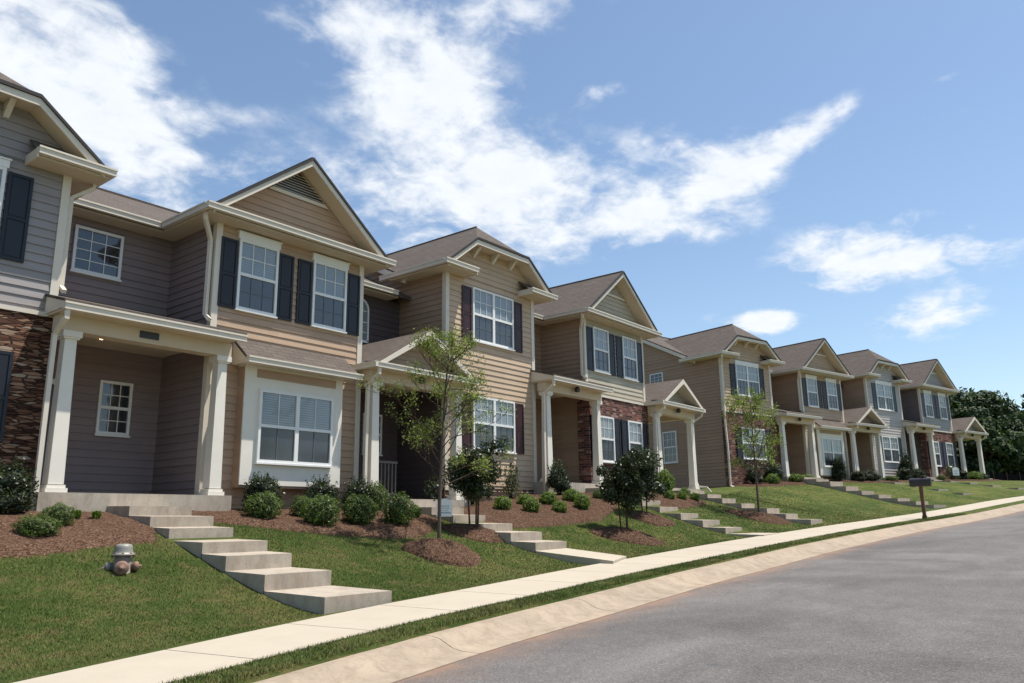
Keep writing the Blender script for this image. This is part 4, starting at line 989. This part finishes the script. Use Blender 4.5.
def myrtle(x, y, H, wd, seed, label, stems=3):
    rs = np.random.RandomState(seed); root = empty('crape_myrtle', (x, y, gz(x, y)+.1)); tag(root, label, 'tree', 'multi stemmed crape myrtles')
    st = MB(); tips = []; zs = H*.33
    for k in range(stems):
        a = k*2*math.pi/stems+rs.uniform(-.3, .3); r0 = .09
        st.tube([(r0*math.cos(a), r0*math.sin(a), -.15), (r0*1.4*math.cos(a), r0*1.4*math.sin(a), zs), (.2*math.cos(a), .2*math.sin(a), H*.6)], [.022, .017, .012], 6)
        for j in range(6):
            b0 = Vector((.15*math.cos(a), .15*math.sin(a), H*(.34+.06*j))); aa = rs.uniform(0, 6.28); e = rs.uniform(.2, 1.1)
            grow(st, b0, Vector((math.cos(aa)*math.cos(e), math.sin(aa)*math.cos(e), math.sin(e))), wd*.32, .009, 1, rs, tips, .4, 3, .5, .6)
    st.build('trunk', TWIG, root)
    P, nr = [], []; cl = [(rs.normal(size=3)*np.array([wd*.22, wd*.22, H*.14])+np.array([0, 0, H*.62]), rs.uniform(.14, .26)) for i in range(30)]
    for i in range(10500):
        if rs.uniform() < .25:
            p, d = tips[rs.randint(len(tips))]; P.append(np.array(p)+rs.normal(size=3)*.05); nr.append(rs.normal(size=3))
        else:
            c, r = cl[rs.randint(len(cl))]; d = rs.normal(size=3); d /= np.linalg.norm(d); P.append(c+d*r*rs.uniform(.5, 1.1)); nr.append(d)
    leaves(P, .036, 'crown', LDARK if seed != 3 else LDARK, root, seed=seed, nrm=nr); return root
myrtle(12.68, 11.2, 1.75, 1.15, 1, 'dark leaved crape myrtle beside the white yard sign, nearest of three')
myrtle(16.84, 10.12, 1.8, 1.15, 2, 'dark leaved crape myrtle in the mulch ring nearest the sidewalk', 3)
myrtle(19.13, 10.86, 1.75, .72, 3, 'narrower crape myrtle behind the middle one, beside the concrete steps', 2)

def big_tree(x, y, H, Rr, seed, label, mat, n=14000, size=.26, base=.25):
    rs = np.random.RandomState(seed); z0 = gz(min(x, 139), y); root = empty('woodland_tree', (x, y, z0)); tag(root, label, 'tree', 'big trees beyond the end of the row')
    b = MB(); b.tube([(0, 0, -.5), (.1, .1, H*.3), (.0, -.1, H*.6), (.1, 0, H*.85)], [.32, .26, .17, .06], 9)
    cl = []
    for i in range(30):
        t = rs.uniform(base, 1.0); rr = Rr*math.sin(math.pi*min(1, (t-base*.6)/(1.08-base*.6))**.9)*.78; a = rs.uniform(0, 6.28); r = rr*math.sqrt(rs.uniform(.15, 1))
        c = np.array([r*math.cos(a), r*math.sin(a), H*t*.93]); cl.append((c, Rr*rs.uniform(.18, .36)))
        if i < 16: b.tube([(0, 0, c[2]*.6), tuple(c*np.array([.5, .5, .85])), tuple(c)], [.12, .08, .03], 5)
    b.build('trunk', BARK, root)
    P, nr = [], []
    for i in range(n):
        c, r = cl[rs.randint(len(cl))]; d = rs.normal(size=3); d /= np.linalg.norm(d); d[2] = d[2]*.8+.1; P.append(c+d*r*rs.uniform(.45, 1.12)); nr.append(d)
    leaves(P, size, 'crown', mat, root, aspect=.6, seed=seed, nrm=nr); return root
BT_ = [(92, 24.5, 9.5, 4.5, 1, 'rounded dark tree showing just right of the last gable', LFAR), (99, 20.0, 12.8, 5.5, 2, 'tallest dark tree with ragged top beyond the last porch', LFAR), (104, 15.8, 11.2, 5.6, 3, 'broad dark tree right of the tallest one', LFAR),
       (84, 17.6, 6.0, 3.4, 4, 'lighter green low tree seen between the last porch columns', LFAR2), (88, 13.0, 6.2, 3.6, 5, 'lighter green tree behind the lawn right of the last porch', LFAR2), (100, 7.6, 11.0, 5.0, 6, 'tree cut by the right edge of the photo', LFAR2),
       (93, 10.6, 7.0, 4.0, 7, 'mid height dark tree in front of the tree at the right edge', LFAR), (80, 22.5, 6.5, 3.8, 8, 'low dark tree hidden mostly behind the last townhouse', LFAR)]
for a in BT_: big_tree(a[0], a[1], a[2], a[3], a[4], a[5], a[6])
big_tree(33.5, 38.0, 14.8, 4.5, 20, 'tree top peeking between the tan and the beige townhouse roofs', LFAR2, 7000, .3)
# far-off wood
rs = np.random.RandomState(5); P = []
for i in range(16000):
    x = rs.uniform(112, 175); y = rs.uniform(-60, 70); h = 7+3.5*math.sin(x*.3+y*.21)+2.5*math.sin(y*.37+1); z = rs.uniform(0, 1)**.6*h; P.append((x, y, 3+z))
tag(leaves(P, 1.1, 'distant_wood', LFAR, None, aspect=.7, seed=4), 'dense dark wood beyond the far lawn', 'wood', None, 'stuff')

# ------------------------------------------------------------------ small things
def hydrant():
    x, y = 4.97, 10.2; z = gz(x, y); root = empty('fire_hydrant', (x, y, z-.08), R(-28)); tag(root, 'silver and rusty fire hydrant sunk low in the lawn', 'fire hydrant')
    SIL = material('silver_paint', (.24, .23, .205), .5, .25, 12, spec=.4, metal=.1); RU = material('rusty_iron', (.22, .135, .10), .8, .3, 22, .003, 80)
    b = MB(); b.lathe((0, 0, 0), [(.15, 0), (.15, .03), (.105, .04), (.105, .22), (.10, .23), (.10, .26)], 22); b.build('barrel', material('hydrant_body', (.20, .17, .145), .6, .3, 14, spec=.3), root, True)
    b = MB(); b.lathe((0, 0, .26), [(.135, 0), (.135, .022), (.115, .03), (.108, .045), (.103, .09), (.098, .115), (.085, .135), (.05, .143), (.01, .145)], 22); b.build('bonnet', SIL, root, True)
    b = MB()
    for k in range(8): a = k*math.pi/4; b.lathe((.122*math.cos(a), .122*math.sin(a), .25), [(.012, -.01), (.012, .045), (.006, .05)], 6)
    b.build('bolt', RU, root)
    b = MB(); b.lathe((0, -.1, .12), [(.075, 0), (.075, -.05), (.085, -.052), (.085, -.1), (.06, -.115), (.022, -.118), (.022, -.145)], 18, 'y'); b.build('pumper_nozzle', RU, root, True)
    for s in (-1, 1):
        b = MB(); b.lathe((s*.09, 0, .13), [(.048, 0), (.048, s*.04), (.058, s*.042), (.058, s*.085), (.04, s*.095), (.018, s*.097), (.018, s*.13)], 16, 'x'); b.build('side_nozzle', RU if s > 0 else SIL, root, True)
    b = MB(); b.tube([(-.2, -.02, .12), (-.27, -.04, .10), (-.33, -.03, .09)], .012, 6); b.build('cap_chain', RU, root)
hydrant()

def sign(x, y, rz, s, label, writing=True):
    root = empty('yard_sign', (x, y, gz(x, y)+.05), rz); tag(root, label, 'sign', 'small white yard signs')
    SP = material('sign_white', (.86, .86, .84), .5, .05, 6); b = MB(); w2, z0, z1 = .17*s, .22*s, .60*s
    arc = [(w2*math.cos(q*math.pi/10), z1-.12*s+.12*s*math.sin(q*math.pi/10)) for q in range(11)]
    b.ext([(-w2, 0, z0), (w2, 0, z0)]+[(p[0], 0, p[1]) for p in arc], (0, .012, 0)); pn = b.build('panel', SP, root)
    if writing:
        G = material('sign_grey_print', (.30, .38, .42), .6); b = MB()
        for (zz, ww, hh) in ((.44, .20, .022), (.395, .24, .018), (.30, .27, .03), (.345, .16, .014)):
            x0 = -ww*s/2; k = 0
            while x0 < ww*s/2-.01: l = (.018+.02*((k*7) % 3)/2)*s; b.box(x0, min(x0+l, ww*s/2), -.0135, -.0125, zz*s-hh*s/2, zz*s+hh*s/2); x0 += l+.008*s; k += 1
        b.v = [(p[0], p[1]+.011, p[2]) for p in b.v]; b.build('print', G, pn)
    b = MB()
    for q in (-.8, .8): b.tube([(q*w2, .018, -.1), (q*w2, .018, z1-.18*s)], .007, 5)
    b.build('stake', DARKM, root)
sign(12.1, 11.5, R(-35), .95, 'white arched yard sign beside the first young tree trunk')
sign(21.75, 12.1, R(-35), 1.1, 'white arched yard sign partly hidden by the crape myrtle leaves')
xs_, ys_ = bp(19.5, -1.3); sign(xs_, ys_, R(-40), 1.25, 'white yard sign at the base of the last shed porch column')

def mailbox():
    x, y = 28.6, 6.12; z = sw_z(x)-.05; root = empty('mailbox', (x, y, z), 0); tag(root, 'black mailbox on a slightly leaning brown wooden post by the kerb', 'mailbox')
    WD = material('weathered_wood', (.13, .075, .05), .9, .25, 12, .003, 60)
    b = MB(); q = lambda zz: -.06*zz
    for (za_, zb_, r) in ((-.3, .14, .065), (.14, 1.05, .048)):
        b.hexa([(q(za_)-r, -r, za_), (q(za_)+r, -r, za_), (q(za_)+r, r, za_), (q(za_)-r, r, za_)], [(q(zb_)-r, -r, zb_), (q(zb_)+r, -r, zb_), (q(zb_)+r, r, zb_), (q(zb_)-r, r, zb_)])
    b.build('post', WD, root)
    b = MB(); b.box(-.17, .03, -.30, .28, 1.05, 1.09); b.build('shelf', WD, root)
    b = MB(); r = .11; pr = [(-r, 0), (r, 0)]+[(r*math.cos(k*math.pi/10), .12+r*math.sin(k*math.pi/10)) for k in range(11)]
    b.ext([(-.07+p[0]*1.0, -.30, 1.09+p[1]) for p in pr], (0, .6, 0)); 
    bx = b.build('box', material('mailbox_black', (.022, .022, .024), .35, .1, 8, spec=.5), root)
    b = MB(); b.box(-.17, .03, -.32, -.30, 1.10, 1.29); b.build('door', DARKM, bx)
    b = MB(); b.box(-.20, -.185, -.12, -.10, 1.14, 1.36); b.box(-.20, -.185, -.12, -.03, 1.30, 1.36); b.build('flag', material('flag_red', (.10, .03, .025), .5), bx)
mailbox()

def tree_shade_band():  # black band stands in for the shade under the trees, built like a fence
    root = empty('tree_shade_band', (0, 0, 0)); tag(root, 'low black band on posts standing in for the shade under the trees', 'shade_band')
    M_ = material('tree_shade_black', (.004, .004, .005), .95, .2, 3, spec=.02); pts = [(62, 14.2), (70, 11.6), (78, 8.8), (86, 5.6), (96, 1.2)]
    b = MB()
    for (a, c) in zip(pts, pts[1:]):
        za_, zc_ = gz(*a), gz(*c); b.hexa([(a[0], a[1], za_-.1), (c[0], c[1], zc_-.1), (c[0], c[1]+.03, zc_-.1), (a[0], a[1]+.03, za_-.1)], [(a[0], a[1], za_+.85), (c[0], c[1], zc_+.85), (c[0], c[1]+.03, zc_+.85), (a[0], a[1]+.03, za_+.85)])
    b.build('shade_strip', M_, root)
    for k in range(18):
        t = k/17*(len(pts)-1); i = min(int(t), len(pts)-2); f = t-i; x = pts[i][0]+(pts[i+1][0]-pts[i][0])*f; y = pts[i][1]+(pts[i+1][1]-pts[i][1])*f-.05
        b = MB(); b.box(x-.03, x+.03, y-.03, y+.03, gz(x, y)-.1, gz(x, y)+1.0); b.build('post', TWIG, root)
tree_shade_band()

# splash bends at the base of downspouts are part of the houses; grass blades as one mass
def blades():
    rs = np.random.RandomState(11); out = []
    def zone(n, xf, hmin, hmax, wdt):
        k = 0; P = []
        while k < n:
            x, y = xf(); k += 1
            if x is None: continue
            P.append((x, y, hmin, hmax, wdt))
        return P
    beds = []
    for o in bpy.data.objects:
        if o.name.startswith('mulch_'):
            c = np.empty(len(o.data.vertices)*3); o.data.vertices.foreach_get('co', c); c = c.reshape(-1, 3); beds.append((o, c[:, 0].min(), c[:, 0].max(), c[:, 1].min(), c[:, 1].max()))
    st = [(6.17, 7.32, 7.75, 13.5), (12.8, 13.95, 8.0, 13.5), (20.17, 21.3, 8.0, 13.5), (24.9, 26.05, 8.4, 13.5)]
    def lawn(a, b_):
        def f():
            x = rs.uniform(a, b_); y0 = sw_y(x)+.02; y = rs.uniform(y0, max(y0+5.4, face_y(x)-.9))
            if b_ > 40 and rs.uniform() < (x-a)/(b_-a): return None, None
            if y > 13.3 and x < 30: return None, None
            for s in st+[]:
                if s[0] < x < s[1] and s[2] < y < s[3]: return None, None
            return x, y
        return f
    def verge(a, b_):
        def f():
            x = rs.uniform(a, b_); d = koff(x, rs.uniform(1.22, 1.76)); t = Vector((1, sw_y(x+.5)-sw_y(x-.5), 0)).normalized(); return x+t.y*d, sw_y(x)-t.x*d
        return f
    P = zone(140000, lawn(2.3, 9.5), .012, .028, .0042)+zone(85000, lawn(9.5, 19), .014, .03, .006)+zone(34000, lawn(19, 30), .016, .034, .009)+zone(22000, lawn(30, 46), .014, .03, .011)
    V = zone(26000, verge(2.3, 14), .015, .036, .0045)+zone(14000, verge(14, 32), .02, .045, .007)
    allp = [(p, 0) for p in P]+[(p, 1) for p in V]; n = len(allp)
    A = np.array([p[:5] for p, _ in allp]); z = np.array([gz(p[0], p[1]) if k == 0 else sw_z(p[0])-.012 for p, k in allp])
    h = rs.uniform(A[:, 2], A[:, 3])+.006; a = rs.uniform(0, 6.28, n); wv = A[:, 4][:, None]*np.stack([np.cos(a), np.sin(a), np.zeros(n)], 1)
    base = np.stack([A[:, 0], A[:, 1], z-.004], 1); tip = base+np.stack([rs.normal(size=n)*.014, rs.normal(size=n)*.014, h], 1)
    Vv = np.stack([base-wv, base+wv, tip], 1).reshape(-1, 3)
    me = bpy.data.meshes.new('grass'); me.vertices.add(3*n); me.vertices.foreach_set('co', Vv.ravel()); me.loops.add(3*n); me.loops.foreach_set('vertex_index', np.arange(3*n)); me.polygons.add(n)
    me.polygons.foreach_set('loop_start', np.arange(0, 3*n, 3)); me.polygons.foreach_set('loop_total', np.full(n, 3)); me.update(calc_edges=True)
    m = bpy.data.materials.new('grass_blade'); m.use_nodes = True; nn, l = m.node_tree.nodes, m.node_tree.links; p = nn['Principled BSDF']; tc = N(nn, 'ShaderNodeTexCoord'); g = N(nn, 'ShaderNodeNewGeometry')
    c = ramp(nn, l, g.outputs['Random Per Island'], [(0, (.062, .096, .018)), (.55, (.092, .135, .028)), (.88, (.135, .165, .045)), (1, (.22, .20, .08))])
    c = mixc(nn, l, ramp(nn, l, noise(nn, l, tc.outputs['Object'], .55, 5, .6), [(.42, (0, 0, 0)), (.62, (.8, .8, .8))]), c, (.15, .145, .05))
    c = mixc(nn, l, ramp(nn, l, noise(nn, l, mapping(nn, l, tc.outputs['Object'], (1.0, 2.2, 1)), 2.1, 6, .75, .4), [(.53, (0, 0, 0)), (.66, (.8, .8, .8))]), c, (.19, .14, .075)); l.new(c, p.inputs['Base Color']); p.inputs['Roughness'].default_value = .8; p.inputs['Specular IOR Level'].default_value = .15
    me.materials.append(m); o = bpy.data.objects.new('grass', me); C.objects.link(o); tag(o, 'short mown grass blades covering the lawn and verge', 'grass', None, 'stuff')
blades()
# ------------------------------------------------------------------ tidy: drop unused shrub prototypes
for k, ps in PROTO.items():
    for i, p in enumerate(ps):
        if (k, i) not in USED:
            for ch in [x for x in bpy.data.objects if x.parent == p]: bpy.data.objects.remove(ch)
            bpy.data.objects.remove(p)
